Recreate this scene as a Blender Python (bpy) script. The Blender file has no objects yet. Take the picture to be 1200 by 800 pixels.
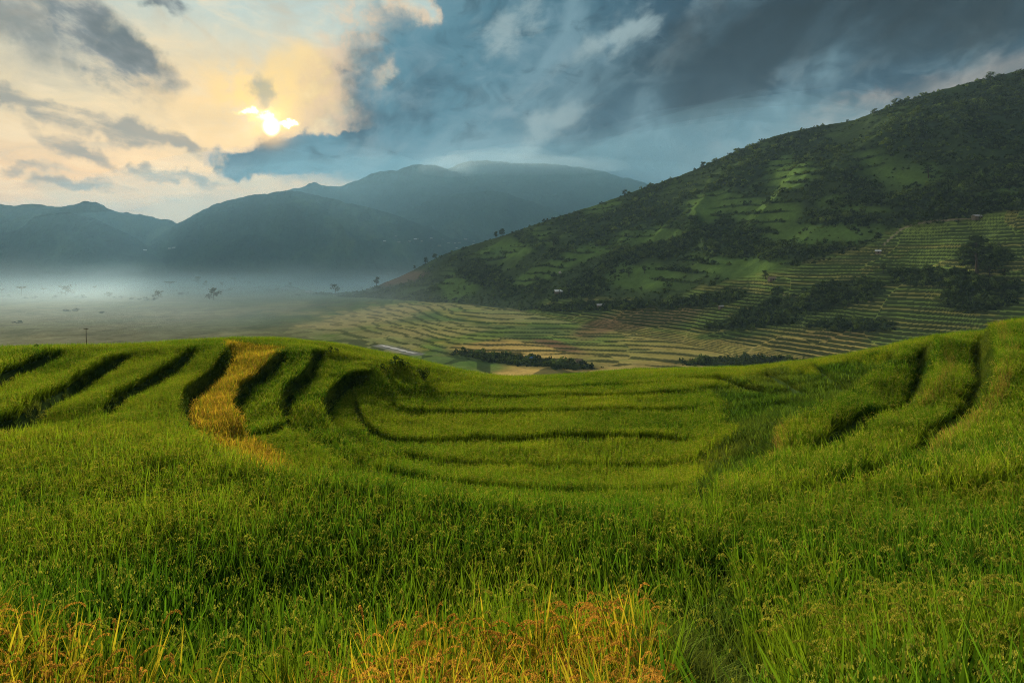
import bpy, bmesh, math, random
import numpy as np
from mathutils import Vector

# ------------------------------------------------------------------ scene, camera, light
SC = bpy.context.scene
COL = SC.collection
rng = np.random.default_rng(7)
random.seed(7)
F = 800.0            # focal length in photo pixels (photo is 1200 x 800)
HV = 300.0           # photo row of the true horizon
CZ = 120.0           # camera height above the valley floor

SC.render.engine = 'CYCLES'
SC.cycles.use_denoising = True
SC.cycles.denoiser = 'OPENIMAGEDENOISE'
SC.cycles.denoising_input_passes = 'RGB_ALBEDO_NORMAL'
SC.cycles.denoising_prefilter = 'NONE'
SC.cycles.pixel_filter_type = 'BLACKMAN_HARRIS'
SC.cycles.filter_width = 1.05
SC.cycles.max_bounces = 6
SC.cycles.diffuse_bounces = 3
SC.cycles.glossy_bounces = 1
SC.cycles.transmission_bounces = 3
SC.cycles.transparent_max_bounces = 8
SC.cycles.volume_bounces = 2
SC.cycles.use_adaptive_sampling = True
SC.cycles.adaptive_threshold = 0.01
SC.cycles.sample_clamp_indirect = 4.0
SC.view_settings.view_transform = 'Standard'
SC.view_settings.look = 'None'
SC.view_settings.exposure = 2.0
SC.view_settings.gamma = 1.0

cd = bpy.data.cameras.new('camera')
cam = bpy.data.objects.new('camera', cd)
COL.objects.link(cam)
cam.location = (0, 0, CZ)
cam.rotation_euler = (math.radians(90), 0, 0)
cd.sensor_width = 36.0
cd.lens = 36.0 * F / 1200.0
cd.shift_y = (HV - 400.0) / 1200.0
cd.clip_start = 0.1
cd.clip_end = 40000.0
SC.camera = cam

def azel(u, v):
    x, z = (u - 600.0) / F, (HV - v) / F
    return math.atan2(x, 1.0), math.atan2(z, math.hypot(x, 1.0))

SUN_AZ, SUN_EL = azel(318, 147)
sd = Vector((math.sin(SUN_AZ) * math.cos(SUN_EL), math.cos(SUN_AZ) * math.cos(SUN_EL), math.sin(SUN_EL)))
ld = bpy.data.lights.new('sun', 'SUN')
ld.energy = 3.6
ld.angle = math.radians(6.0)
ld.color = (1.0, 0.90, 0.72)
sun = bpy.data.objects.new('sun', ld)
COL.objects.link(sun)
sun.location = (-300, 900, 700)
sun.rotation_euler = (-sd).to_track_quat('-Z', 'Y').to_euler()

# ------------------------------------------------------------------ small node language
class NT:
    def __init__(s, tree): s.t = tree
    def node(s, kind, **kw):
        n = s.t.nodes.new(kind)
        for k, v in kw.items(): setattr(n, k, v)
        return n
    def put(s, sock, v):
        if isinstance(v, E): v = v.s
        if hasattr(v, 'is_linked') and hasattr(v, 'node'): s.t.links.new(v, sock)
        elif v is not None:
            if isinstance(v, (tuple, list)) and len(v) == 3 and sock.type == 'RGBA': v = (*v, 1)
            sock.default_value = v
    def math(s, op, a, b=None, c=None, clamp=False):
        n = s.node('ShaderNodeMath', operation=op, use_clamp=clamp)
        s.put(n.inputs[0], a)
        if b is not None: s.put(n.inputs[1], b)
        if c is not None: s.put(n.inputs[2], c)
        return E(s, n.outputs[0])
    def smooth(s, a, b, x):
        n = s.node('ShaderNodeMapRange', interpolation_type='SMOOTHSTEP')
        s.put(n.inputs['Value'], x); s.put(n.inputs['From Min'], a); s.put(n.inputs['From Max'], b)
        return E(s, n.outputs['Result'])
    def mix(s, f, a, b):
        n = s.node('ShaderNodeMix', data_type='RGBA', clamp_factor=True)
        s.put(n.inputs[0], f); s.put(n.inputs[6], a); s.put(n.inputs[7], b)
        return E(s, n.outputs[2])
    def mul(s, a, b):
        n = s.node('ShaderNodeMix', data_type='RGBA', blend_type='MULTIPLY')
        s.put(n.inputs[0], 1.0); s.put(n.inputs[6], a); s.put(n.inputs[7], b)
        return E(s, n.outputs[2])
    def add(s, f, a, b):
        n = s.node('ShaderNodeMix', data_type='RGBA', blend_type='ADD', clamp_factor=False)
        s.put(n.inputs[0], f); s.put(n.inputs[6], a); s.put(n.inputs[7], b)
        return E(s, n.outputs[2])
    def vec(s, x, y, z=0.0):
        n = s.node('ShaderNodeCombineXYZ')
        for i, v in enumerate((x, y, z)): s.put(n.inputs[i], v)
        return E(s, n.outputs[0])
    def sep(s, v):
        n = s.node('ShaderNodeSeparateXYZ'); s.put(n.inputs[0], v)
        return [E(s, o) for o in n.outputs]
    def noise(s, v, scale, detail=5.0, rough=0.55, dist=0.0, colour=False):
        n = s.node('ShaderNodeTexNoise')
        s.put(n.inputs['Vector'], v); n.inputs['Scale'].default_value = scale
        n.inputs['Detail'].default_value = detail; n.inputs['Roughness'].default_value = rough
        n.inputs['Distortion'].default_value = dist
        return E(s, n.outputs['Color' if colour else 'Fac'])
class E:
    def __init__(s, nt, sock): s.n, s.s = nt, sock
    def __add__(s, o): return s.n.math('ADD', s, o)
    __radd__ = __add__
    def __sub__(s, o): return s.n.math('SUBTRACT', s, o)
    def __rsub__(s, o): return s.n.math('SUBTRACT', o, s)
    def __mul__(s, o): return s.n.math('MULTIPLY', s, o)
    __rmul__ = __mul__
    def __truediv__(s, o): return s.n.math('DIVIDE', s, o)
    def __rtruediv__(s, o): return s.n.math('DIVIDE', o, s)

# ------------------------------------------------------------------ world: hazy low sun behind broken cloud, storm bank on the right
def srgb(r, g, b):
    f = lambda c: (c / 12.92 if c <= 0.04045 else ((c + 0.055) / 1.055) ** 2.4)
    return (f(r / 255), f(g / 255), f(b / 255))

def build_world():
    w = bpy.data.worlds.new('World'); SC.world = w; w.use_nodes = True
    t = w.node_tree; t.nodes.clear(); N = NT(t)
    tc = N.node('ShaderNodeTexCoord')
    x, y, z = N.sep(E(N, tc.outputs['Generated']))
    az = N.math('ARCTAN2', x, y)
    el = N.math('ARCSINE', z)
    zz = N.math('MAXIMUM', z, 0.0) + 0.16
    plane = N.vec(x / zz, y / zz, 0.0)                       # cloud deck seen in perspective
    def rot(c, s_, sx, sy, off=0.0):                          # streaked sky coordinates, turned by an angle
        ca, sa = math.cos(s_), math.sin(s_)
        return N.vec((az * ca + el * sa) * sx, (el * ca - az * sa) * sy, off + c)
    # domain warp
    wv = N.vec(az, el, 0.3)
    w1 = N.noise(wv, 7.0, 4.0, 0.55) - 0.5
    w2 = N.noise(N.vec(az, el, 4.7), 7.0, 4.0, 0.55) - 0.5
    wf1 = N.noise(N.vec(az, el, 9.1), 26.0, 4.0, 0.6) - 0.5
    wf2 = N.noise(N.vec(az, el, 13.3), 26.0, 4.0, 0.6) - 0.5
    A = az + w1 * 0.12 + wf1 * 0.07
    L = el + w2 * 0.08 + wf2 * 0.05
    A2 = az + w1 * 0.05 + wf1 * 0.05
    L2 = el + w2 * 0.035 + wf2 * 0.04
    def blob(u, v, ru, rv, ang=0.0, a=A, l=L, inner=0.35):
        a0, l0 = azel(u, v)
        ra, rl = ru / F, rv / F
        dx, dy = a - a0, l - l0
        ca, sa = math.cos(math.radians(ang)), math.sin(math.radians(ang))
        p = (dx * ca + dy * sa) / ra
        q = (dy * ca - dx * sa) / rl
        r = N.math('SQRT', p * p + q * q)
        return N.smooth(1.0, inner, r)
    def side(u0, v0, u1, v1, soft, a=A, l=L):                 # 1 on the right-hand side of the line p0 -> p1
        a0, l0 = azel(u0, v0); a1, l1 = azel(u1, v1)
        ln = math.hypot(a1 - a0, l1 - l0)
        nx, ny = (l1 - l0) / ln, -(a1 - a0) / ln
        d = (a - a0) * nx + (l - l0) * ny
        return N.smooth(-soft / F, soft / F, d)
    mx = lambda a, b: N.math('MAXIMUM', a, b)
    mn = lambda a, b: N.math('MINIMUM', a, b)
    # clear air: physical sky blended with the veil of thin high cloud lit by the low sun
    sky = N.node('ShaderNodeTexSky', sky_type='NISHITA', sun_disc=False, sun_elevation=SUN_EL, sun_rotation=SUN_AZ, air_density=1.2, dust_density=2.5, ozone_density=1.0)
    veil = N.mix(N.smooth(0.06, 0.20, el), srgb(236, 186, 136), srgb(222, 204, 166))
    veil = N.mix(N.smooth(0.16, 0.36, el + w2 * 0.12 + (az + 0.45) * 0.16), veil, srgb(168, 198, 200))
    veil = N.mix(N.smooth(0.5, 1.1, el), veil, srgb(226, 236, 240))
    cirrus = N.noise(plane, 2.6, 7.0, 0.62, 0.6)
    cir2 = N.noise(rot(5.0, -0.35, 1.0, 2.2), 8.0, 7.0, 0.62, 0.5)
    veil = N.mix(N.smooth(0.45, 0.68, cirrus) * 0.6, veil, srgb(246, 218, 172))
    veil = N.mix(N.smooth(0.52, 0.30, cirrus) * 0.6, veil, srgb(170, 170, 158))
    veil = N.mix(N.smooth(0.50, 0.70, cir2) * 0.45, veil, srgb(250, 226, 184))
    veil = N.mix(N.smooth(0.48, 0.32, cir2) * 0.45, veil, srgb(182, 172, 152))
    col = N.mix(0.92, N.mul(E(N, sky.outputs[0]), (0.07, 0.07, 0.07)), veil)
    # warm glow round the sun, in thin broken cloud
    fine = N.noise(N.vec(az, el, 2.0), 30.0, 6.0, 0.62, 0.4)
    g1 = blob(305, 125, 190, 110, 0, az, el, 0.0)
    col = N.mix(g1 * 0.7 * N.smooth(0.25, 0.6, fine * 0.6 + cir2 * 0.4), col, srgb(250, 206, 132))
    ring = blob(352, 96, 62, 52, 30, A2, L2, 0.55)
    col = N.mix(ring * (0.35 + fine * 0.9), col, srgb(252, 218, 150))
    g2 = blob(306, 118, 75, 50, -20, A2, L2, 0.1)
    col = N.mix(g2 * N.smooth(0.36, 0.60, fine), col, (1.15, 0.80, 0.30))
    notch = blob(306, 108, 15, 26, 5, A2, L2, 0.3)
    col = N.mix(notch * 0.7, col, srgb(150, 160, 150))
    # grey scud over the bright sky
    scud_n = N.noise(rot(3.0, -0.45, 1.0, 1.8), 9.0, 6.0, 0.6, 0.3)
    scud = mx(mx(blob(85, 22, 75, 34, -38), blob(150, 72, 72, 30, -42)), blob(200, 4, 36, 14, -10))
    scud = mx(scud, blob(20, 15, 70, 36, -20) * 0.8)
    scud = scud * N.smooth(0.30, 0.52, scud_n)
    col = N.mix(scud * 0.92, col, N.mix(N.smooth(0.4, 0.65, scud_n), srgb(134, 142, 146), srgb(82, 98, 108)))
    st = mx(mx(blob(45, 124, 75, 14, -6), blob(150, 154, 70, 17, -8)), blob(88, 174, 52, 14, -32))
    st = mx(mx(st, blob(10, 120, 30, 14, 0)), mx(blob(215, 172, 60, 14, -14), blob(80, 222, 55, 10, 4)))
    st = mx(st, mx(blob(20, 200, 40, 9, 6), blob(200, 205, 60, 8, -4)))
    col = N.mix(st * 0.8 * N.smooth(0.28, 0.55, N.noise(rot(6.0, -0.12, 1.0, 3.0), 12.0, 5.0, 0.6)), col, srgb(140, 142, 138))
    # ragged incandescent gap in front of the sun
    rag = N.noise(N.vec(az, el, 7.7), 60.0, 5.0, 0.6, 0.3)
    core = mx(blob(308, 136, 25, 14, 18, A2, L2, 0.0), blob(318, 150, 12, 14, 0, az, el, 0.2))
    core = mx(core, blob(288, 132, 20, 8, 6, A2, L2, 0.1) * 0.8)
    core = mx(core, blob(338, 143, 22, 6, 8, A2, L2, 0.3))
    core0 = core * (0.25 + rag * 1.5)
    core = N.smooth(0.42, 0.66, core0)
    fringe = N.smooth(0.18, 0.42, core0)
    # storm bank
    bank = side(388, 128, 470, -40, 100)
    lowcut = N.smooth(*[azel(600, q)[1] for q in (252, 205)], L)
    bank = bank * mx(lowcut, side(440, 260, 470, 180, 30))
    tongue = mx(blob(390, 178, 140, 42, 6, A, L, 0.45), blob(288, 190, 56, 22, 0, A, L, 0.25))
    bank = mx(bank, tongue)
    bank = bank * (1.0 - mx(blob(488, 6, 34, 26, -35, A, L, 0.0), blob(455, 84, 40, 12, 55, A2, L2, 0.0) * 0.35) * 0.85)
    bank = mx(bank, N.smooth(0.30, 0.95, az))                  # cloud closes the right-hand side
    bank = mx(bank, N.smooth(1.2, 2.6, N.math('ABSOLUTE', az)) * 0.25)
    bk1 = N.noise(rot(1.0, 0.70, 1.0, 1.7), 4.6, 5.0, 0.55, 0.5)
    bk2 = N.noise(rot(11.0, 0.55, 1.0, 1.9), 10.0, 6.0, 0.6, 0.4)
    bcol = N.mix(N.smooth(-0.22, 0.34, az) * N.smooth(1.6, 0.7, az), srgb(86, 134, 152), srgb(40, 76, 98))
    bcol = N.mix(blob(700, 130, 190, 110, 35, A, L, 0.0) * 0.55, bcol, srgb(62, 96, 114))
    bcol = N.mix(N.smooth(0.45, 0.75, bk1) * 0.85, bcol, srgb(122, 156, 168))
    bcol = N.mix(N.smooth(0.50, 0.28, bk1) * 0.75, bcol, srgb(38, 72, 94))
    bcol = N.mix(N.smooth(0.50, 0.72, bk2) * 0.40, bcol, srgb(146, 164, 168))
    bk3 = N.noise(N.vec(az + wf1 * 0.03, el * 1.5, 21.0), 17.0, 7.0, 0.62, 0.8)
    bcol = N.mix(N.smooth(0.48, 0.70, bk3) * 0.5, bcol, srgb(118, 150, 164))
    bcol = N.mix(N.smooth(0.50, 0.30, bk3) * 0.5, bcol, srgb(34, 66, 86))
    lightp = mx(mx(blob(640, 150, 70, 28, 25), blob(735, 38, 80, 26, 30)), blob(600, 45, 60, 26, 40))
    bcol = N.mix(lightp * N.smooth(0.38, 0.62, bk2) * 0.75, bcol, srgb(150, 172, 176))
    dk = mx(blob(960, 20, 330, 74, 14, A, L, 0.2), blob(1180, -20, 240, 82, 8, A, L, 0.3))
    bcol = N.mix(dk * 0.92, bcol, N.mix(N.smooth(0.38, 0.66, bk1), srgb(14, 32, 46), srgb(34, 58, 74)))
    bcol = N.mix(blob(830, 105, 110, 48, 30, A, L, 0.1) * 0.75, bcol, srgb(26, 52, 70))
    # lighter gap under the storm deck, on the right
    gap = side(770, 186, 1290, 36, 18)
    gap = gap * N.smooth(0.19, 0.34, A)
    gcol = N.mix(N.smooth(0.34, 0.66, bk3 * 0.6 + bk2 * 0.4), srgb(98, 112, 122), srgb(196, 190, 182))
    gcol = N.mix(blob(850, 190, 90, 50, 30, A, L, 0.0) * 0.5, gcol, srgb(92, 114, 130))
    gcol = N.mix(blob(1045, 92, 95, 26, 20, A2, L2, 0.0) * N.smooth(0.36, 0.54, bk3), gcol, srgb(250, 222, 194))
    gcol = N.mix(blob(1160, 80, 100, 22, 8, A2, L2, 0.0) * 0.5, gcol, srgb(170, 160, 150))
    gcol = N.mul(gcol, (0.86, 0.84, 0.82))
    bcol = N.mix(gap * 0.92, bcol, gcol)
    bcol = N.mix(N.smooth(0.24, 0.08, el) * N.smooth(0.0, 0.12, az) * 0.75, bcol, srgb(36, 62, 80))
    # warm rim where the bank thins towards the sun
    bank = N.smooth(0.0, 1.0, bank + (fine - 0.5) * 0.5 * N.smooth(0.0, 0.3, bank) * N.smooth(1.0, 0.7, bank))
    rim = N.smooth(0.02, 0.4, bank) * N.smooth(0.95, 0.5, bank) * N.smooth(0.12, -0.1, az)
    col = N.mix(N.smooth(0.05, 0.85, bank), col, bcol)
    col = N.mix(rim * 0.55 * N.smooth(0.35, 0.6, fine), col, srgb(250, 214, 172))
    col = N.mix(fringe * 0.85, col, (1.25, 0.86, 0.36))
    col = N.mix(core, col, N.mix(N.smooth(0.5, 0.95, core0), (1.35, 1.02, 0.52), (2.6, 2.2, 1.5)))
    col = N.mix(blob(318, 158, 26, 20, 0, az, el, 0.0) * 0.6, col, (1.0, 0.62, 0.26))
    aur = blob(316, 144, 70, 62, 0, az, el, 0.0)
    col = N.add(aur * aur * aur, col, (0.40, 0.24, 0.08))
    disc = blob(318, 148, 11, 12, 0, az, el, 0.3)
    col = N.mix(disc * N.smooth(-0.02, 0.02, core + 0.5 - bank * 0.4), col, (4.0, 3.4, 2.3))
    # below the horizon: dim valley air
    col = N.mix(N.smooth(0.0, -0.05, el), col, srgb(96, 112, 112))
    bg = N.node('ShaderNodeBackground')
    N.put(bg.inputs['Color'], N.mul(col, (2.5, 2.5, 2.5)))     # exposure +2 stops: /4, strength 0.1: x10
    bg.inputs['Strength'].default_value = 0.1
    out = N.node('ShaderNodeOutputWorld')
    t.links.new(bg.outputs[0], out.inputs[0])
build_world()

# ------------------------------------------------------------------ helpers
def tag(o, label=None, cat=None, group=None, kind=None):
    if label: o['label'] = label
    if cat: o['category'] = cat
    if group: o['group'] = group
    if kind: o['kind'] = kind
    return o

def link(name, me, mat=None, parent=None, loc=None):
    o = bpy.data.objects.new(name, me)
    COL.objects.link(o)
    if mat is not None and me is not None and not me.materials:
        for m in (mat if isinstance(mat, (list, tuple)) else [mat]): me.materials.append(m)
    if parent is not None: o.parent = parent
    if loc is not None: o.location = loc
    return o

def mesh_np(name, verts, faces, smooth=True, mats=None):
    """verts (n,3), faces (m,k) array of one face size, or a list of such arrays"""
    me = bpy.data.meshes.new(name)
    fl = [f for f in (faces if isinstance(faces, list) else [faces]) if len(f)]
    verts = np.asarray(verts, np.float32)
    loops = np.concatenate([np.asarray(f, np.int32).ravel() for f in fl])
    cnt = np.concatenate([np.full(len(f), np.asarray(f).shape[1], np.int32) for f in fl])
    start = np.concatenate([[0], np.cumsum(cnt)[:-1]]).astype(np.int32)
    me.vertices.add(len(verts)); me.vertices.foreach_set('co', verts.ravel())
    me.loops.add(len(loops)); me.loops.foreach_set('vertex_index', loops)
    me.polygons.add(len(cnt)); me.polygons.foreach_set('loop_start', start); me.polygons.foreach_set('loop_total', cnt)
    me.polygons.foreach_set('use_smooth', np.full(len(cnt), smooth, bool))
    if mats is not None: me.polygons.foreach_set('material_index', np.asarray(mats, np.int32))
    me.update(calc_edges=True)
    return me

def add_attr(me, name, data, kind='FLOAT', dom='POINT'):
    a = me.attributes.new(name, kind, dom)
    a.data.foreach_set({'FLOAT': 'value', 'INT': 'value', 'FLOAT_VECTOR': 'vector', 'FLOAT_COLOR': 'color'}[kind], np.ascontiguousarray(data).ravel())

def grid_faces(nr, nc, keep=None):
    i = np.arange((nr - 1) * (nc - 1)); r, c = i // (nc - 1), i % (nc - 1)
    a = r * nc + c
    f = np.stack([a, a + 1, a + nc + 1, a + nc], 1)
    return f if keep is None else f[keep]

def hash2(ix, iy, s):
    h = (ix.astype(np.int64) * 374761393 + iy.astype(np.int64) * 668265263 + s * 974634777) & 0xFFFFFFFF
    h = ((h ^ (h >> 13)) * 1274126177) & 0xFFFFFFFF
    return ((h ^ (h >> 16)) & 0xFFFF) / 65535.0
def vnoise(x, y, s=0):
    ix, iy = np.floor(x), np.floor(y); fx, fy = x - ix, y - iy
    fx = fx * fx * fx * (fx * (fx * 6 - 15) + 10); fy = fy * fy * fy * (fy * (fy * 6 - 15) + 10)
    a, b, c, d = hash2(ix, iy, s), hash2(ix + 1, iy, s), hash2(ix, iy + 1, s), hash2(ix + 1, iy + 1, s)
    return (a + (b - a) * fx) * (1 - fy) + (c + (d - c) * fx) * fy
def fbm(x, y, s=0, octv=5, gain=0.5):
    v, a, t = 0.0, 1.0, 0.0
    for o in range(octv):
        v = v + a * (vnoise(x, y, s + o) - 0.5); t += a; a *= gain
        x, y = x * 2.03 + 17.1, y * 2.03 - 9.7
    return v / t * 2.0          # about -1 .. 1
def sstep(a, b, x):
    t = np.clip((x - a) / (b - a), 0, 1); return t * t * (3 - 2 * t)
def inpoly(px, py, poly):
    r = np.zeros(np.shape(px), bool); n = len(poly)
    for i in range(n):
        (x0, y0), (x1, y1) = poly[i], poly[(i + 1) % n]
        if y0 == y1: continue
        c = ((y0 > py) != (y1 > py)) & (px < (x1 - x0) * (py - y0) / (y1 - y0) + x0)
        r ^= c
    return r
def smooth_line(pts, n=8):
    """Catmull-Rom through the points"""
    p = np.array(pts, float)
    if len(p) < 3: return p
    q = np.vstack([2 * p[0] - p[1], p, 2 * p[-1] - p[-2]])
    out = []
    for i in range(1, len(q) - 2):
        for t in np.linspace(0, 1, n, endpoint=False):
            a, b, c, d = q[i - 1], q[i], q[i + 1], q[i + 2]
            out.append(0.5 * (2 * b + (c - a) * t + (2 * a - 5 * b + 4 * c - d) * t * t + (3 * b - a - 3 * c + d) * t ** 3))
    out.append(p[-1])
    return np.array(out)

# ------------------------------------------------------------------ materials
def new_mat(name):
    m = bpy.data.materials.new(name); m.use_nodes = True
    t = m.node_tree; t.nodes.clear()
    return m, NT(t), N_out(t)
def N_out(t): return t.nodes.new('ShaderNodeOutputMaterial')

def attr(N, name, kind='GEOMETRY', out='Fac'):
    n = N.node('ShaderNodeAttribute', attribute_name=name, attribute_type=kind)
    return E(N, n.outputs[out])

def leaf_mat(name, base, tip, alt, transl=0.33, gloss=0.0, grad='h', green=None, gfrac=0.32):
    """blade material: colour from foot to tip, per-plant tint, light passing through"""
    m, N, out = new_mat(name)
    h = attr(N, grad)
    info = N.node('ShaderNodeObjectInfo')
    rnd = E(N, info.outputs['Random'])
    geo = N.node('ShaderNodeNewGeometry')
    isl = E(N, geo.outputs['Random Per Island'])
    tint = attr(N, 'tint', 'INSTANCER')
    c = N.mix(N.smooth(0.40, 1.05, h), base, tip)  # darker foot: shade deep among the rice blades painted into the colour
    c = N.mix(N.math('MULTIPLY', tint, 0.9, clamp=True), c, alt)
    if green: c = N.mix(N.smooth(gfrac + 0.04, gfrac - 0.04, isl), c, green)
    v = 0.52 + rnd * 0.62 + isl * 0.4
    c = N.mul(c, N.vec(v, v, v))
    d = N.node('ShaderNodeBsdfDiffuse'); N.put(d.inputs[0], c)
    tr = N.node('ShaderNodeBsdfTranslucent'); N.put(tr.inputs[0], N.mul(c, (1.25, 1.18, 0.6)))
    mx = N.node('ShaderNodeMixShader'); mx.inputs[0].default_value = transl
    N.t.links.new(d.outputs[0], mx.inputs[1]); N.t.links.new(tr.outputs[0], mx.inputs[2])
    last = mx
    if gloss:
        g = N.node('ShaderNodeBsdfGlossy'); g.inputs['Roughness'].default_value = 0.45
        g.inputs[0].default_value = (0.9, 0.95, 0.85, 1)
        m2 = N.node('ShaderNodeMixShader'); m2.inputs[0].default_value = gloss
        N.t.links.new(mx.outputs[0], m2.inputs[1]); N.t.links.new(g.outputs[0], m2.inputs[2]); last = m2
    N.t.links.new(last.outputs[0], out.inputs[0])
    return m

def flat_mat(name, col, rough=0.9, var=0.25, scale=0.5, bump=0.0, alt=None):
    m, N, out = new_mat(name)
    geo = N.node('ShaderNodeNewGeometry')
    p = E(N, geo.outputs['Position'])
    n = N.noise(p, scale, 5.0, 0.6)
    c = N.mix(N.smooth(0.3, 0.7, n), col, alt if alt else tuple(x * (1 - var) for x in col))
    b = N.node('ShaderNodeBsdfPrincipled'); N.put(b.inputs['Base Color'], c)
    b.inputs['Roughness'].default_value = rough; b.inputs['Specular IOR Level'].default_value = 0.0 if rough > 0.85 else 0.2
    if bump:
        bn = N.node('ShaderNodeBump'); bn.inputs['Distance'].default_value = bump
        N.put(bn.inputs['Height'], N.noise(p, scale * 4, 4.0, 0.6))
        N.t.links.new(bn.outputs[0], b.inputs['Normal'])
    N.t.links.new(b.outputs[0], out.inputs[0])
    return m

def land_mat(name, s1=0.02, s2=0.2, bumpd=0.6, amount=0.5):
    """terrain: colour from the land-use map on the mesh, broken up by procedural growth"""
    m, N, out = new_mat(name)
    n = N.node('ShaderNodeAttribute', attribute_name='land', attribute_type='GEOMETRY')
    geo = N.node('ShaderNodeNewGeometry'); p = E(N, geo.outputs['Position'])
    a = N.noise(p, s1, 6.0, 0.62); b_ = N.noise(p, s2, 4.0, 0.65)
    v = 1.0 + (a - 0.5) * amount * 2.0 + (b_ - 0.5) * amount * 2.2
    c = N.mul(E(N, n.outputs['Color']), N.vec(v, v, v))
    b = N.node('ShaderNodeBsdfDiffuse'); N.put(b.inputs[0], c)
    bn = N.node('ShaderNodeBump'); bn.inputs['Distance'].default_value = bumpd
    N.put(bn.inputs['Height'], b_ + a * 0.5)
    N.t.links.new(bn.outputs[0], b.inputs['Normal'])
    N.t.links.new(b.outputs[0], out.inputs[0])
    return m

M = {}
M['far'] = land_mat('mountain_forest', 0.005, 0.035, 26.0, 0.9)
M['hill'] = land_mat('hillside_growth', 0.02, 0.22, 0.9, 0.45)
M['soil'] = flat_mat('terrace_soil', (0.026, 0.044, 0.012), 0.95, 0.4, 0.8, 0.05)
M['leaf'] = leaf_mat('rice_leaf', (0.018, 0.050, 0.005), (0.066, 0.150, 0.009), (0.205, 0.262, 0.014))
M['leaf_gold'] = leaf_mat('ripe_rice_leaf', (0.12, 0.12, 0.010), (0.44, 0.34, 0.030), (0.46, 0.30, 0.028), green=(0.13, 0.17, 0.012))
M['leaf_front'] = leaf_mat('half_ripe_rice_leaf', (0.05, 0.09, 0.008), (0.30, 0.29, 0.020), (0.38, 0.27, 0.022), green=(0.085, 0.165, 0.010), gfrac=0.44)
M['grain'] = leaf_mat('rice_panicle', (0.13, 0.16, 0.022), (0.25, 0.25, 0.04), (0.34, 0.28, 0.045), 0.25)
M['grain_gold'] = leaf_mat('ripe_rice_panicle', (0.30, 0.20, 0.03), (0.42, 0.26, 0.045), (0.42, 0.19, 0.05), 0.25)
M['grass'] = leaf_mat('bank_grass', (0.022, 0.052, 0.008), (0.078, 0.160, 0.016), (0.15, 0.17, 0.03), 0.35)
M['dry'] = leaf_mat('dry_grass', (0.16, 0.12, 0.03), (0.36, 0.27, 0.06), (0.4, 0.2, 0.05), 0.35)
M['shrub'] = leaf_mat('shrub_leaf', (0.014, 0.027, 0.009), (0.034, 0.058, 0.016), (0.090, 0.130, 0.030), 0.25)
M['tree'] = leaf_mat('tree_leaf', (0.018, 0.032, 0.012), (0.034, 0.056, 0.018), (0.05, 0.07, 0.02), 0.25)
M['bark'] = flat_mat('bark', (0.055, 0.042, 0.030), 0.9, 0.4, 3.0, 0.02)
M['wall'] = flat_mat('weathered_board', (0.16, 0.13, 0.10), 0.9, 0.4, 1.0)
M['roof_white'] = flat_mat('pale_sheet_roof', (0.62, 0.64, 0.66), 0.5, 0.25, 0.6)
M['roof_grey'] = flat_mat('grey_fibre_roof', (0.34, 0.33, 0.32), 0.8, 0.35, 0.6)
M['roof_brown'] = flat_mat('thatched_roof', (0.20, 0.15, 0.10), 0.9, 0.35, 0.8)
M['dark'] = flat_mat('dark_opening', (0.02, 0.02, 0.02), 0.9)
M['blue'] = flat_mat('blue_tarpaulin', (0.06, 0.16, 0.42), 0.6, 0.25, 1.0)
M['stone'] = flat_mat('pale_stone', (0.42, 0.40, 0.36), 0.9, 0.4, 0.5, 0.2)

# ------------------------------------------------------------------ far mountains, one ridge behind the other
def mountain(ridge, toe_d, top_d, toe_v, seed, col, label, umin, umax, rough=1.0, back=1.35, nc=260, nr=70):
    ru = np.array([p[0] for p in ridge], float); rv = np.array([p[1] for p in ridge], float)
    rs = smooth_line(ridge, 6)
    u = np.linspace(umin, umax, nc)
    v = np.interp(u, rs[:, 0], rs[:, 1])
    x_ = (u - 600) / F
    hz = (HV - v) / F * top_d + CZ                                    # ridge height above the floor
    t = np.concatenate([np.linspace(0, 1, nr), 1 + np.linspace(0.03, 1, 16) ** 1.2 * (back - 1) / (1 - toe_d / top_d)])
    T, X = np.meshgrid(t, x_, indexing='ij')
    D = toe_d + (top_d - toe_d) * T
    px, py = X * D, D
    Hh = hz[None, :]
    Tc = np.clip(T, 0, 1)
    prof = Tc ** 1.25 * (1 - 0.0 * Tc)
    backf = np.clip((T - 1) / max(t[-1] - 1, 1e-6), 0, 1)
    z = np.where(T <= 1, Hh * prof, Hh * (1 - backf ** 1.1))
    env = np.clip(np.sin(np.pi * np.clip(T, 0, 1)), 0, 1) ** 0.8
    w = fbm(px / 900, py / 900, seed + 40, 3) * 260
    rg = 1 - np.abs(fbm((px + w) / 620, (py + 0.3 * w) / 620, seed, 5)) * 2.2
    z = z + env * (rg - 0.35) * np.minimum(Hh, 420) * 0.32 * rough
    z = z + (fbm(px / 60, py / 60, seed + 9, 4) * 9.0 + fbm(px / 22, py / 22, seed + 19, 2) * 5.0) * np.clip(Tc * 4, 0, 1) * np.clip(1.5 - backf, 0, 1)
    z[0, :] = -25; z[-1, :] = -25
    me = mesh_np('mountain', np.stack([px, py, z], 2).reshape(-1, 3), grid_faces(len(t), nc))
    n = fbm(px / 240, py / 240, seed + 70, 4)
    n2 = fbm(px / 70, py / 70, seed + 75, 3)
    c = np.array(col)[None, None, :] * (1 + 0.5 * n + 0.5 * n2)[..., None]
    clear = sstep(0.25, 0.5, n + 0.3 * n2)[..., None] * 0.5
    c = c * (1 - clear) + np.array((0.075, 0.10, 0.035)) * clear
    add_attr(me, 'land', np.concatenate([np.clip(c, 0.004, 1), np.ones(c.shape[:2] + (1,))], 2).reshape(-1, 4), 'FLOAT_COLOR')
    o = link('mountain', me, M['far'])
    tag(o, label, None, None, 'structure')
    return o, (u, hz, top_d)

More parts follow.
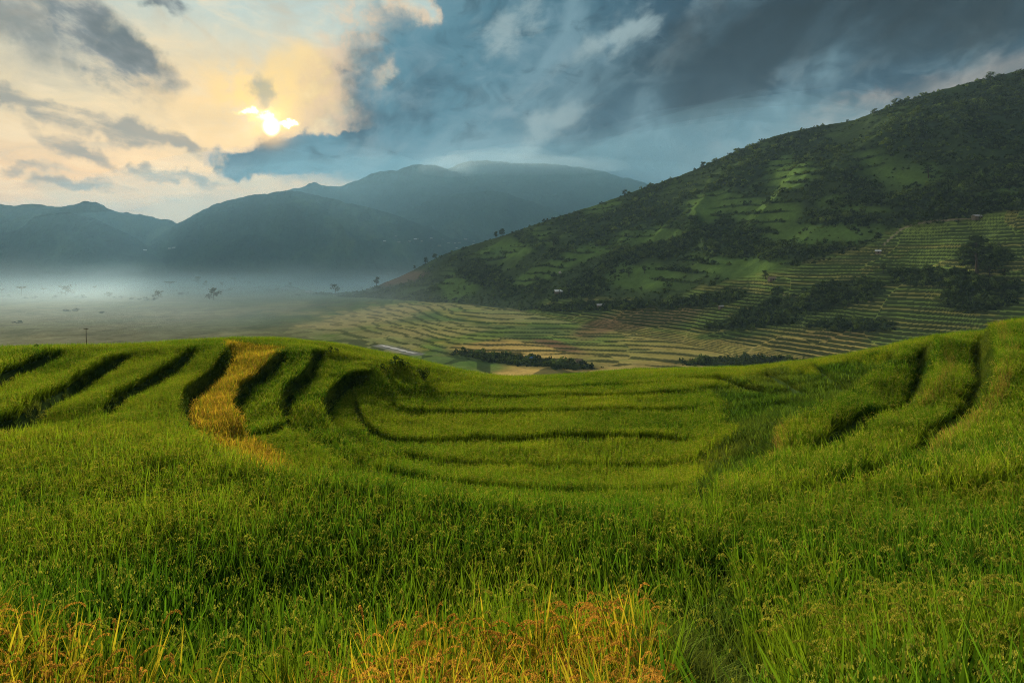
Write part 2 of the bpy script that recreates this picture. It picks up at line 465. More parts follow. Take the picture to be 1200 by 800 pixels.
FOR = (0.022, 0.040, 0.016)
mountain([(-500, 300), (-420, 262), (-250, 230), (-120, 228), (0, 239), (40, 240), (75, 242), (92, 239), (101, 236), (118, 239), (131, 246), (165, 252), (196, 258), (212, 264), (260, 280), (330, 300)],
         2850, 3350, 340, 11, FOR, 'long blue ridge falling from the left edge to the saddle', -500, 330)
mountain([(-400, 300), (-300, 285), (-150, 275), (0, 274), (40, 254), (75, 249), (110, 256), (150, 275), (185, 296), (212, 318)],
         2720, 3050, 345, 23, FOR, 'dark blue wooded hill in front of the long left ridge', -420, 216, 0.8)
mountain([(120, 310), (170, 286), (207, 262), (225, 253), (245, 243), (272, 234), (300, 228), (322, 225), (348, 225), (372, 229), (398, 235), (430, 243), (462, 252), (490, 262), (520, 274), (560, 287), (640, 303)],
         2780, 3200, 340, 35, FOR, 'rounded blue hill right of the saddle under the sun', 120, 640)
mountain([(400, 262), (440, 258), (480, 246), (510, 233), (540, 226), (575, 224), (610, 232), (650, 246), (700, 262), (800, 280)],
         3000, 3600, 330, 47, FOR, 'hazy middle spur behind the village', 400, 800)
mountain([(200, 270), (260, 246), (310, 230), (342, 222), (358, 218), (368, 214), (380, 217), (396, 219), (420, 211), (440, 203), (465, 199), (490, 194), (520, 196), (560, 214), (640, 240), (700, 262)],
         3200, 3900, 325, 59, FOR, 'pale far mountain with a small peak under the cloud', 200, 700, 0.8)
mountain([(420, 262), (470, 235), (500, 214), (530, 196), (560, 188), (600, 191), (645, 192), (690, 198), (740, 210), (790, 226), (860, 236), (960, 250), (1100, 262), (1300, 280)],
         3300, 4100, 325, 71, FOR, 'broad far mountain with its top in the storm cloud', 420, 1300, 0.8)

# ------------------------------------------------------------------ the valley floor and the terraced hillside on the right: one landform, two sheets
HU = np.array([-400, 250, 330, 380, 400, 430, 480, 520, 560, 600, 650, 700, 760, 800, 860, 905, 950, 1000, 1060, 1120, 1200, 1300, 1450, 1600], float)
HR = np.array([334, 334, 335, 344, 345, 340, 319, 298, 285, 273, 255, 240, 218, 205, 178, 160, 150, 141, 118, 101, 82, 56, 20, -10], float)
HT = np.array([335, 336, 337, 348, 351, 353, 359, 364, 369, 374, 385, 393, 404, 410, 424, 434, 444, 456, 470, 480, 490, 500, 510, 520], float)
HD = np.array([2700, 2700, 2600, 2100, 2060, 2060, 2060, 2020, 1940, 1850, 1760, 1670, 1570, 1520, 1440, 1390, 1330, 1270, 1210, 1160, 1100, 1050, 1000, 950], float)

NCOL = 960
hu = np.linspace(-260, 1460, NCOL)
vr, vt, r1 = np.interp(hu, HU, HR), np.interp(hu, HU, HT), np.interp(hu, HU, HD)
ker = np.hanning(13); ker /= ker.sum()
sm = lambda a: np.convolve(np.pad(a, 6, mode='edge'), ker, 'valid')
vr, vt, r1 = sm(vr), sm(vt), sm(r1)
r0 = CZ * F / (vt - HV)
zr = (HV - vr) / F * r1 + CZ
# rows: floor rows from near to the toe, hill rows toe -> ridge, back rows
NF, NH, NB = 260, 560, 20
tf = np.linspace(0, 1, NF, endpoint=False); th = np.concatenate([np.linspace(0, .55, 430, endpoint=False), np.linspace(.55, 1, NH - 430)]); tb = np.linspace(0.02, 1, NB)
rnear = 420.0
inv = lambda a, b, t: 1.0 / (1 / a + (1 / b - 1 / a) * t)                 # even rows in the picture of a flat floor
RF = np.stack([inv(rnear, r0, t) for t in tf]); RH = r0 + (r1 - r0) * (th ** 1.05)[:, None]; RB = r1 + tb[:, None] * 600
DD = np.vstack([RF, RH, RB]); TT = np.vstack([np.zeros((NF, NCOL)), np.repeat((th ** 1.05)[:, None], NCOL, 1), np.ones((NB, NCOL))])
BB = np.vstack([np.zeros((NF + NH, NCOL)), np.repeat(tb[:, None], NCOL, 1)])
XX = (hu[None, :] - 600) / F * DD
YY = DD

ST = np.array([((u - 600) / F * d, d) for u, d in [(150, 1500), (330, 1150), (400, 1010), (434, 930), (468, 860), (500, 810), (560, 765), (640, 735), (740, 705), (850, 680), (1000, 640), (1200, 560), (1500, 430)]])
def floor_h(x, y):
    """terraced fans rising gently beyond the stream, flatter on the misty left plain"""
    yst = np.interp(x, ST[:, 0], ST[:, 1])
    d = np.maximum(y - yst, 0) * 0.9
    w = sstep(-620, 60, x)
    bow = 60 * fbm(x / 330, y / 500, 5, 2)
    d = np.maximum(d + bow * sstep(20, 200, d), 0)
    return 2.0 + d * (0.005 + 0.030 * w) * (1 - 0.25 * sstep(300, 900, d))

wob = fbm(XX / 130, YY / 130, 3, 4)
env = np.sin(np.pi * np.clip(TT, 0, 1)) ** 0.7
FL = floor_h(XX, YY)
Z = FL + (np.maximum(zr[None, :] - FL, 0)) * np.where(TT > 0, TT ** 1.12, 0)
relief = 0.30 + 0.70 * sstep(0.18, 0.5, TT)
Z = Z + env * relief * (fbm(XX / 330, YY / 330, 61, 3) * 26 + (0.5 - np.abs(fbm((XX + 40 * wob) / 190, YY / 190, 66, 4))) * 62 - 20 + wob * 7) * sstep(0, 1, np.maximum(zr - 20, 0) / 150)[None, :]
# spurs and knolls seen on the slope: (u, t, half-width u, half-width t, height)
for (cu, ct, su, st_, hh) in [(1065, .66, 80, .13, 46), (720, .42, 90, .16, 22), (900, .55, 110, .12, 18), (545, .35, 45, .22, 16), (1150, .30, 70, .12, 12), (960, .26, 90, .10, 12), (800, .20, 80, .10, 9)]:
    Z = Z + hh * np.exp(-((hu[None, :] - cu) / su) ** 2 - ((TT - ct) / st_) ** 2) * (BB == 0)
Z = np.where(BB > 0, zr[None, :] - 300 * BB ** 1.2 - 4, Z)
Z = np.where(BB > 0, np.maximum(Z, -10), Z)
Z = Z + fbm(XX / 16, YY / 16, 81, 3) * 1.6 * sstep(0.25, 0.6, TT)
VV = HV - (Z - CZ) / DD * F                                # photo row where each point falls (used only to read the land-use map)
UU = np.repeat(hu[None, :], len(DD), 0)

# terraces: treads follow the contours, step height and tilt vary from place to place
tline_u = [-300, 350, 430, 520, 590, 640, 700, 760, 830, 900, 960, 1010, 1060, 1130, 1200, 1500]
tline_v = [300, 335, 352, 372, 372, 352, 350, 362, 338, 322, 306, 292, 268, 256, 248, 240]
tl = np.interp(hu, tline_u, tline_v)[None, :] + fbm(XX / 90, YY / 90, 15, 3) * 9
terr = sstep(-6, 6, VV - tl) * (BB == 0)
scrubgap = sstep(0.34, 0.5, fbm(XX / 75, YY / 75, 33, 3) + 0.35 * fbm(XX / 30, YY / 30, 36, 2)) * sstep(0.02, 0.1, TT)
stepz = np.where(TT > 0.02, 3.0, 1.3) + 0.0 * Z
stepz = 1.3 + (2.7 - 1.3) * sstep(0.0, 0.12, TT)
hillw = sstep(0.0, 0.08, TT)
warp = Z + hillw * (fbm(XX / 80, YY / 80, 44, 3) * 2.0 + fbm(XX / 30, YY / 30, 46, 2) * 0.2) + (1 - hillw) * fbm(XX / 130, YY / 130, 47, 3) * 0.9
cell = hash2(np.floor(XX / 105 + 0.9 * fbm(XX / 70, YY / 70, 141, 2)), np.floor(YY / 120 + 0.9 * fbm(XX / 70, YY / 70, 147, 2)), 9)
warp = warp + cell * np.where(TT > 0.02, 3.8, 1.5)
# cumulative phase keeps steps continuous when the step height changes: use two phases and blend
ph = warp / 3.8
k = np.floor(ph); fr = ph - k
ph2 = warp / 1.5; k2 = np.floor(ph2); fr2 = ph2 - k2
low = sstep(0.10, 0.0, TT)
riser_w = 0.30
def tread(fr, w): return np.clip((fr - (1 - w)) / w, 0, 1)
zt = (k + tread(fr, riser_w)) * 3.8 - (warp - Z)
zt2 = (k2 + tread(fr2, 0.22)) * 1.5 - (warp - Z)
zq = np.where(low > 0.5, zt2, zt)
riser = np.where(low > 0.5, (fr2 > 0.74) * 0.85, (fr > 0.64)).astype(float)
kid = np.where(low > 0.5, k2 * 3.7 + 1000, k)
frs = np.where(low > 0.5, fr2, fr)
act = np.maximum(terr * (1 - scrubgap), (TT <= 0) * 1.0) * (1 - 0.75 * (TT <= 0.02) * sstep(-100, -500, XX))
Z = Z * (1 - act) + zq * act

# land use
def ell(u, v, ru, rv, ang=0.0, soft=0.35):
    ca, sa = math.cos(math.radians(ang)), math.sin(math.radians(ang))
    nz = fbm(XX / 50, YY / 50, int(u) + 3, 3) * 0.35
    dx, dy = UU - u, VV - v
    p, q = (dx * ca - dy * sa) / ru, (dx * sa + dy * ca) / rv
    return sstep(1 + soft, 1 - soft, np.sqrt(p * p + q * q) + nz)
C = np.zeros(Z.shape + (3,)); FM = np.zeros(Z.shape) + 0.25
def paint(mask, col, a=1.0):
    global C, FM
    FM = np.maximum(FM, mask * a) if col == dark_forest else FM * (1 - mask * a)
    mm = (mask * a)[..., None]
    C = C * (1 - mm) + np.array(col) * mm
dark_forest, scrub, meadow = (0.018, 0.032, 0.012), (0.036, 0.055, 0.018), (0.078, 0.132, 0.028)
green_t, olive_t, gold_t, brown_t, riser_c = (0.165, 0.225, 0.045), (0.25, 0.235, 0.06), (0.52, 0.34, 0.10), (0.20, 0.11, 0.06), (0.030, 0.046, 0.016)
C[:] = scrub
hed = (Z + fbm(XX / 110, YY / 110, 131, 3) * 9) / 15.0
hedge = sstep(0.16, 0.06, np.abs(hed - np.floor(hed) - 0.5)) * sstep(-0.1, 0.2, fbm(XX / 150, YY / 150, 137, 3)) * (TT > 0.15)
paint(sstep(-0.15, 0.3, fbm(XX / 120, YY / 120, 21, 4)), dark_forest)
paint(sstep(0.15, 0.45, fbm(XX / 140, YY / 90, 27, 4)), (0.060, 0.095, 0.024), 0.7)
for e in [(1055, 195, 66, 19, -4), (870, 312, 55, 24, -8), (790, 268, 60, 10, 20), (830, 240, 40, 14, 12), (700, 290, 60, 9, 20), (960, 275, 70, 13, 4), (600, 290, 50, 12, 22), (900, 250, 40, 16, -5), (640, 318, 48, 9, 22), (540, 335, 28, 20, 30), (750, 325, 40, 16, 0), (1175, 225, 30, 10, 0), (720, 230, 40, 14, 26), (930, 200, 30, 22, 20), (1000, 240, 40, 10, -4)]:
    paint(ell(*e), meadow, 0.85)
for e in [(1120, 160, 90, 60, -10), (960, 180, 60, 22, -30), (760, 240, 70, 14, -24), (880, 292, 60, 12, 0), (680, 265, 50, 14, -24), (600, 270, 60, 8, -30), (1180, 120, 60, 60, 0), (560, 318, 40, 14, -24), (1040, 235, 60, 9, 4)]:
    paint(ell(*e), dark_forest, 0.8)
paint(hedge, dark_forest, 0.9)
# terraced fields: each tread has its own crop colour
hk = np.clip(0.55 * hash2(kid, np.floor(cell * 40), 3) + 0.7 * hash2(np.floor(cell * 977), np.floor(cell * 31), 5) - 0.1, 0, 1)
tc = np.where((hk < 0.45)[..., None], np.array(green_t), np.where((hk < 0.8)[..., None], np.array(olive_t), np.array(green_t) * 0.75))
tmask = act * 1.0
C = C * (1 - tmask[..., None]) + tc * tmask[..., None]
FM = FM * (1 - tmask)
FM = FM * (TT > 0.01)
flat_ = sstep(0.02, 0.0, TT)
pn = fbm(XX / 170, YY / 240, 90, 4)
paint(flat_ * sstep(0.0, 0.35, pn), (0.30, 0.26, 0.11), 0.6)
paint(flat_ * sstep(-0.05, -0.4, pn), (0.085, 0.13, 0.045), 0.8)
paint(sstep(150, -60, UU - 250) * flat_, (0.23, 0.21, 0.13), 0.7)
for (u, v, ru, rv, an, cc, a) in [(600, 411, 75, 14, -4, gold_t, .9), (640, 436, 90, 8, 0, gold_t, .95), (655, 405, 30, 5, -14, brown_t, .9), (760, 372, 72, 13, 10, (0.22, 0.13, 0.07), .75), (700, 385, 30, 10, 20, brown_t, .6), (880, 408, 180, 24, 2, (0.36, 0.27, 0.08), .75), (430, 372, 70, 10, 8, (0.42, 0.32, 0.13), .7), (500, 385, 60, 10, 0, (0.36, 0.29, 0.11), .6), (770, 430, 70, 8, 0, (0.36, 0.26, 0.08), .7), (855, 392, 40, 4, 4, meadow, .9), (1070, 400, 60, 9, -6, (0.15, 0.21, 0.045), .9), (560, 395, 40, 6, 10, green_t, .8), (990, 392, 40, 6, 0, (0.27, 0.18, 0.07), .7), (560, 430, 40, 8, 0, (0.10, 0.17, 0.035), .8), (420, 320, 60, 8, 10, (0.15, 0.10, 0.06), .5), (470, 327, 28, 6, 12, (0.17, 0.09, 0.06), .7)]:
    paint(ell(u, v, ru, rv, an) * (1 - 0.0 * riser), cc, a)
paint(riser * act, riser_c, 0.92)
paint(scrubgap * terr, (0.034, 0.054, 0.018), 0.9); FM = np.maximum(FM, scrubgap * terr * 0.6)
bush_ell = [(985, 346, 62, 17, 14), (1100, 325, 60, 9, 0), (1150, 345, 46, 16, 6), (880, 378, 60, 7, 4), (700, 358, 80, 5, 2), (620, 423, 90, 6, -6), (870, 424, 70, 5, 0), (1000, 380, 50, 6, 0), (820, 352, 60, 8, 8), (1150, 300, 30, 12, 0)]
bushes = np.zeros(Z.shape)
for e in bush_ell:
    b = ell(*e, soft=0.25); bushes = np.maximum(bushes, b); paint(b, dark_forest, 0.9)
# dirt paths on the slope
def path_mask(pts, w):
    p = smooth_line(pts, 6); d = np.full(Z.shape, 1e9)
    for (a, b), (c, e) in zip(p[:-1], p[1:]):
        dx, dy = c - a, e - b; L2_ = dx * dx + dy * dy + 1e-9
        t = np.clip(((UU - a) * dx + (VV - b) * dy) / L2_, 0, 1)
        d = np.minimum(d, np.hypot(UU - a - t * dx, VV - b - t * dy))
    return sstep(w * 1.4, w * 0.6, d)
for pts, w in [([(1034, 287), (1046, 276), (1060, 266), (1085, 260), (1145, 255)], 0.8)]:
    paint(path_mask(pts, w) * (BB == 0), (0.24, 0.19, 0.13), 0.8)
C *= (1 + 0.22 * fbm(XX / 18, YY / 18, 99, 3))[..., None]
# the stream cuts a shallow bed through the floor
stream_uv = [(446, 905), (454, 890), (468, 862), (480, 838), (488, 826)]
def on_floor(u, v, z=2.0):
    d = (CZ - z) * F / (v - HV); return np.array(((u - 600) / F * d, d))
sp = smooth_line([((u - 600) / F * d, d) for u, d in stream_uv], 8)
ds = np.full(Z.shape, 1e9)
for a, b in zip(sp[:-1], sp[1:]):
    e = b - a; t = np.clip(((XX - a[0]) * e[0] + (YY - a[1]) * e[1]) / (e @ e), 0, 1)
    ds = np.minimum(ds, np.hypot(XX - a[0] - t * e[0], YY - a[1] - t * e[1]))
bed = sstep(20, 6, ds)
Z = Z * (1 - bed) + 1.2 * bed
paint(sstep(13, 7, ds), (0.26, 0.25, 0.21), 0.8)

verts = np.stack([XX, YY, Z], 2)
colr = np.concatenate([np.clip(C, 0.004, 1), np.ones(Z.shape + (1,))], 2)
nf = NF + 1
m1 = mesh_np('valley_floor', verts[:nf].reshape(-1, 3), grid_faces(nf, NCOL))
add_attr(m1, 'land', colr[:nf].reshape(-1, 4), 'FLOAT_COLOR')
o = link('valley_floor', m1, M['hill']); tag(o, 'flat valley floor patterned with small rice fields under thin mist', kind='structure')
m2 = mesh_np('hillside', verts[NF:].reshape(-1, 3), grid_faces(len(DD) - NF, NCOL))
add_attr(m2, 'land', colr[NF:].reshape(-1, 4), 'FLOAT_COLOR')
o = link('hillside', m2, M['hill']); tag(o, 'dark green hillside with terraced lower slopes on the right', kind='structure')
# ground sheet far below and beyond everything
gx = [-9000, 9000]; gv = [(-9000, -3000, -8), (9000, -3000, -8), (9000, 12000, -8), (-9000, 12000, -8)]
o = link('ground', mesh_np('ground', gv, np.array([[0, 1, 2, 3]])), flat_mat('ground_cover', (0.05, 0.07, 0.025), 0.95, 0.4, 0.01)); tag(o, 'wide ground plain reaching under the hills', kind='structure')
# stream water
L = np.gradient(sp, axis=0); L /= np.linalg.norm(L, axis=1)[:, None] + 1e-9
nrm = np.stack([-L[:, 1], L[:, 0]], 1); wd = (2.6 + 1.2 * np.sin(np.arange(len(sp)) * 1.1))[:, None]
wv = np.concatenate([np.c_[sp + nrm * wd, np.full(len(sp), 1.9)], np.c_[sp - nrm * wd, np.full(len(sp), 1.9)]])
n_ = len(sp); wf = np.array([[i, i + 1, n_ + i + 1, n_ + i] for i in range(n_ - 1)])
mw, N, out = new_mat('stream_water')
b = N.node('ShaderNodeBsdfPrincipled'); b.inputs['Base Color'].default_value = (0.15, 0.16, 0.15, 1); b.inputs['Roughness'].default_value = 0.75; b.inputs['Specular IOR Level'].default_value = 0.15
bn = N.node('ShaderNodeBump'); bn.inputs['Strength'].default_value = 0.3
N.put(bn.inputs['Height'], N.noise(E(N, N.node('ShaderNodeNewGeometry').outputs['Position']), 0.6, 3.0))
N.t.links.new(bn.outputs[0], b.inputs['Normal']); N.t.links.new(b.outputs[0], out.inputs[0])
o = link('river', mesh_np('river', wv, wf), mw); tag(o, 'short pale reach of stream in the valley behind the left spur', kind='structure')

# place things on the landform: photo column and row -> the point of the ground seen there
def ground_at(u, v, on_hill=True):
    ci = int(np.clip(np.searchsorted(hu, u), 0, NCOL - 1))
    zc, dc = Z[:NF + NH, ci], DD[:NF + NH, ci]
    vv = HV - (zc - CZ) / dc * F
    best = np.where((vv[:-1] >= v) & (vv[1:] <= v))[0]
    i = int(best[0]) if len(best) else int(np.argmin(np.abs(vv - v)))
    return np.array(((u - 600) / F * dc[i], dc[i], zc[i]))

# ------------------------------------------------------------------ near terraces: the smooth lie of the crop tops, cut by terrace edges
def P(u, v, d): return ((u - 600) / F * d, d, (HV - v) / F * d)       # relative to the camera
CP = [P(*q) for q in [
    (0, 830, 6.0), (350, 830, 6.0), (700, 830, 6.0), (1000, 800, 4.7), (1250, 800, 4.4), (-150, 800, 6.3),
    (100, 752, 8.0), (600, 755, 7.8), (-150, 742, 8.2), (820, 740, 8.2), (1000, 700, 7.4), (1250, 700, 7.0),
    (0, 660, 13.0), (300, 690, 12.4), (500, 690, 12.3), (700, 660, 13.0), (900, 650, 11.5), (1250, 620, 11.5), (-150, 640, 13.5),
    (0, 600, 17.0), (300, 610, 16.6), (500, 605, 17.2), (700, 602, 17.2), (850, 600, 15.5), (1000, 600, 14.2), (1200, 570, 15.0),
    (0, 545, 22.5), (150, 550, 22.0), (250, 560, 21.5), (400, 585, 19.4), (560, 592, 18.8), (-150, 530, 24),
    (100, 510, 28.5), (200, 525, 26.5), (310, 545, 29), (400, 560, 26),
    (0, 470, 36), (70, 440, 47), (150, 404, 60), (0, 425, 47), (0, 405, 56), (75, 402, 59), (-150, 420, 48), (-150, 405, 58),
    (110, 488, 33.5), (180, 440, 49), (228, 401, 66),
    (205, 475, 39.5), (235, 440, 52), (268, 398, 72),
    (240, 490, 39.5), (280, 440, 55), (322, 402, 75),
    (310, 490, 43), (318, 450, 55), (352, 406, 77),
    (370, 490, 46), (365, 450, 57), (415, 412, 80),
    (430, 500, 48.5), (410, 460, 60), (470, 420, 82), (520, 428, 84),
    (480, 520, 45), (500, 470, 62), (560, 437, 83),
    (600, 500, 51), (600, 540, 41), (600, 470, 63), (620, 441, 84), (700, 500, 51), (700, 470, 63), (700, 436, 86), (780, 432, 88),
    (600, 572, 30), (720, 574, 30), (480, 566, 30), (800, 545, 38), (800, 500, 50),
    (850, 432, 86), (900, 428, 80), (950, 422, 76), (1000, 417, 72), (1040, 408, 70), (870, 480, 50), (900, 450, 62), (960, 440, 60), (1000, 440, 56),
    (830, 580, 25), (870, 530, 33), (860, 500, 42),
    (920, 522, 29), (985, 480, 37), (1050, 425, 55), (1080, 398, 66),
    (880, 572, 20.5), (1000, 525, 24.5), (1060, 490, 33), (1105, 430, 50), (1130, 391, 64),
    (1060, 548, 19), (1120, 515, 24), (1165, 470, 31), (1195, 420, 42), (1205, 378, 60), (1300, 372, 58), (1300, 480, 24), (1300, 420, 38),
]]
# beyond the crest the spur falls away to the valley
for u, v, d in [(-150, 405, 62), (0, 404, 66), (150, 404, 70), (300, 402, 86), (420, 412, 92), (560, 437, 96), (700, 437, 100), (850, 433, 98), (950, 424, 88), (1050, 408, 82), (1150, 390, 78), (1300, 372, 72)]:
    x, y, z = P(u, v, d)
    for k, dz in [(1.35, 9.0), (1.8, 21.0)]: CP.append((x * k, y * k, z * 1.0 - dz))
CP += [(x_, y_, -3.7) for x_ in (-6, -3, 0) for y_ in (2.0, 4.0)] + [(6, 2, -3.0), (6, 4, -3.2), (3, 3, -2.9)]
CP = np.array(CP)
def tps_fit(p, z, lam):
    n = len(p); d = np.hypot(p[:, None, 0] - p[None, :, 0], p[:, None, 1] - p[None, :, 1]) / 40
    K = np.where(d > 0, d * d * np.log(d + 1e-12), 0) + lam * np.eye(n)
    A = np.zeros((n + 3, n + 3)); A[:n, :n] = K; A[:n, n:] = np.c_[np.ones(n), p / 40]; A[n:, :n] = A[:n, n:].T
    return np.linalg.solve(A, np.r_[z, 0, 0, 0])
def warpd(x, y):                                               # sample space: logarithmic in distance so that near detail counts
    r = np.hypot(x, y); k = np.log(np.maximum(r, 1) / 4) / np.maximum(r, 1) * 40
    return x * k, y * k
wx, wy = warpd(CP[:, 0], CP[:, 1]); WP = np.c_[wx, wy]
TW = tps_fit(WP, CP[:, 2], 0.004)
def S0(x, y):
    sh = np.shape(x); x, y = np.ravel(x), np.ravel(y); out = np.empty(len(x))
    for i in range(0, len(x), 40000):
        a, b = warpd(x[i:i + 40000], y[i:i + 40000])
        d = np.hypot(a[:, None] - WP[None, :, 0], b[:, None] - WP[None, :, 1]) / 40
        out[i:i + 40000] = (np.where(d > 0, d * d * np.log(d + 1e-12), 0)) @ TW[:-3] + TW[-3] + TW[-2] * a / 40 + TW[-1] * b / 40
    return out.reshape(sh)

GNC, GNR = 520, 470
gu = np.linspace(-260, 1460, GNC)
gr = np.concatenate([np.geomspace(3.0, 108, GNR - 40), np.geomspace(110, 420, 40)])
GD, GU = np.meshgrid(gr, gu, indexing='ij')
GX, GY = (GU - 600) / F * GD, GD
GS = S0(GX, GY)
# crest line of the crop against the valley, as photographed
crest_uv = [(-260, 405), (0, 405), (60, 403), (110, 404), (150, 403), (230, 398), (268, 395), (300, 395), (345, 397), (390, 402), (430, 409), (470, 417), (510, 426), (545, 434), (580, 440), (620, 441), (660, 438), (700, 435), (760, 431), (820, 431), (860, 430), (900, 427), (950, 421), (1000, 413), (1040, 406), (1062, 400), (1082, 396), (1110, 392), (1130, 389), (1150, 388), (1166, 385), (1178, 376), (1200, 373), (1300, 366), (1460, 360)]
cv = np.interp(gu, *zip(*crest_uv))
sel = (GD > 40) & (GD < 105)
slope = np.where(sel, GS / GD, -9).max(0)
corr = np.convolve(np.pad((HV - cv) / F - slope, 4, mode='edge'), np.ones(9) / 9, 'valid')
def crest_fix(x, y):
    u = 600 + x / np.maximum(y, 0.1) * F
    return np.interp(u, gu, corr) * y * sstep(34, 56, y)
def S(x, y):
    z = S0(x, y) + crest_fix(x, y)
    far = sstep(112, 380, y)
    zz_ = np.where(y > 100, np.minimum(z, -20.0), z)
    return zz_ * (1 - far) + (-119.0) * far
GS = S(GX, GY)
def unproj(u, v):
    """point of the crop surface seen at a photo position"""
    d = np.linspace(4, 110, 1600); x = (u - 600) / F * d
    s = S(x, d) - (HV - v) / F * d
    i = np.where(s > 0)[0]
    i = int(i[0]) if len(i) else int(np.argmax(s / d))
    return np.array((x[i], d[i]))

# terrace edges: line in the photo, drop in metres, a photo point on the upper field, width of the bare foot strip
EDGES = [
    ([(-60, 470), (0, 438), (30, 425), (60, 414), (78, 408)], 1.1, (20, 415), .5),
    ([(-40, 505), (12, 490), (40, 475), (70, 458), (100, 440), (130, 422), (152, 410)], 1.45, (60, 445), .6),
    ([(110, 486), (124, 472), (150, 456), (175, 443), (205, 425), (230, 405)], 1.15, (150, 446), .6),
    ([(268, 400), (260, 418), (240, 440), (214, 460), (206, 480), (211, 500), (226, 520), (262, 544), (310, 563), (380, 577), (460, 587), (530, 592), (620, 595), (700, 596), (770, 592), (825, 585)], 1.3, (215, 450), .9),
    ([(330, 412), (303, 436), (277, 456), (271, 480), (282, 500), (293, 510)], 1.3, (262, 455), .8),
    ([(292, 509), (312, 506), (334, 500)], .7, (312, 497), .4),
    ([(384, 409), (366, 414), (356, 436), (333, 455), (326, 475), (329, 492), (341, 510), (362, 530), (392, 547), (440, 560), (500, 567)], 1.3, (320, 455), .8),
    ([(436, 437), (412, 440), (392, 448), (381, 462), (378, 480), (389, 498), (407, 520), (424, 537), (452, 546), (490, 549)], 1.4, (365, 470), .8),
    ([(430, 425), (446, 440), (457, 454), (470, 462)], .9, (432, 450), .4),
    ([(452, 428), (466, 446), (484, 452)], .8, (448, 440), .4),
    ([(468, 424), (490, 440), (510, 462)], .7, (470, 440), .4),
    ([(419, 452), (424, 474), (435, 493), (458, 508), (500, 512), (560, 510), (620, 508), (700, 507), (780, 508), (822, 509), (850, 500)], .45, (650, 498), .7),
    ([(424, 537), (455, 549), (510, 558), (570, 563), (640, 567), (720, 568), (785, 565), (832, 552)], .4, (650, 558), .6),
    ([(455, 520), (500, 533), (560, 539), (640, 541), (720, 540), (790, 537), (835, 526)], .3, (650, 532), .42),
    ([(448, 466), (480, 477), (560, 480), (640, 478), (740, 476), (810, 476), (850, 470)], .3, (650, 470), .45),
    ([(490, 452), (540, 460), (600, 462), (680, 460), (760, 458), (840, 452)], .3, (650, 452), .45),
    ([(560, 448), (620, 451), (700, 449), (780, 446), (830, 443)], .2, (650, 444), .4),
    ([(315, 556), (360, 566), (420, 577), (480, 584), (540, 588)], .25, (420, 590), .8),
    ([(150, 545), (200, 548), (250, 560), (300, 575)], .2, (250, 545), .0),
    ([(1060, 404), (1049, 424), (1026, 442), (997, 467), (975, 483), (940, 498), (916, 512), (920, 526)], 1.9, (1040, 460), 1.0),
    ([(1098, 398), (1093, 422), (1089, 450), (1080, 466), (1066, 474)], 1.5, (1100, 440), 1.3),
    ([(1096, 430), (1090, 452), (1066, 474), (1040, 487), (1017, 499), (985, 514), (950, 524), (905, 540)], .3, (1060, 520), 1.5),
    ([(918, 534), (890, 550), (866, 566), (846, 580), (826, 592)], 1.3, (900, 560), .8),
    ([(1160, 388), (1166, 415), (1171, 436), (1163, 459), (1147, 476)], 1.7, (1185, 440), 1.4),
    ([(1172, 430), (1164, 458), (1147, 476), (1124, 500), (1098, 522), (1055, 543), (1010, 558), (950, 574), (860, 600)], .3, (1160, 520), 1.6),
    ([(1260, 535), (1195, 549), (1150, 560), (1100, 565), (1050, 566)], .4, (1180, 535), .2),
    ([(-80, 728), (0, 745), (60, 760), (150, 792), (225, 820), (330, 822), (400, 812), (450, 786), (530, 764), (640, 748), (745, 746), (778, 770), (795, 830)], 1.2, (500, 830), 1.3),
    ([(850, 620), (872, 680), (880, 740), (892, 800)], .25, (960, 720), .3),
    ([(840, 437), (870, 446), (905, 452)], .8, (860, 436), .0), ([(900, 432), (930, 447), (950, 452)], .8, (905, 425), .0), ([(955, 424), (980, 440), (1000, 446)], .8, (965, 420), .0),
]
EW = []
for pts, h, up, foot in EDGES:
    w = np.array([unproj(*q) for q in smooth_line(pts, 5)])
    EW.append((w, h, unproj(*up), foot))

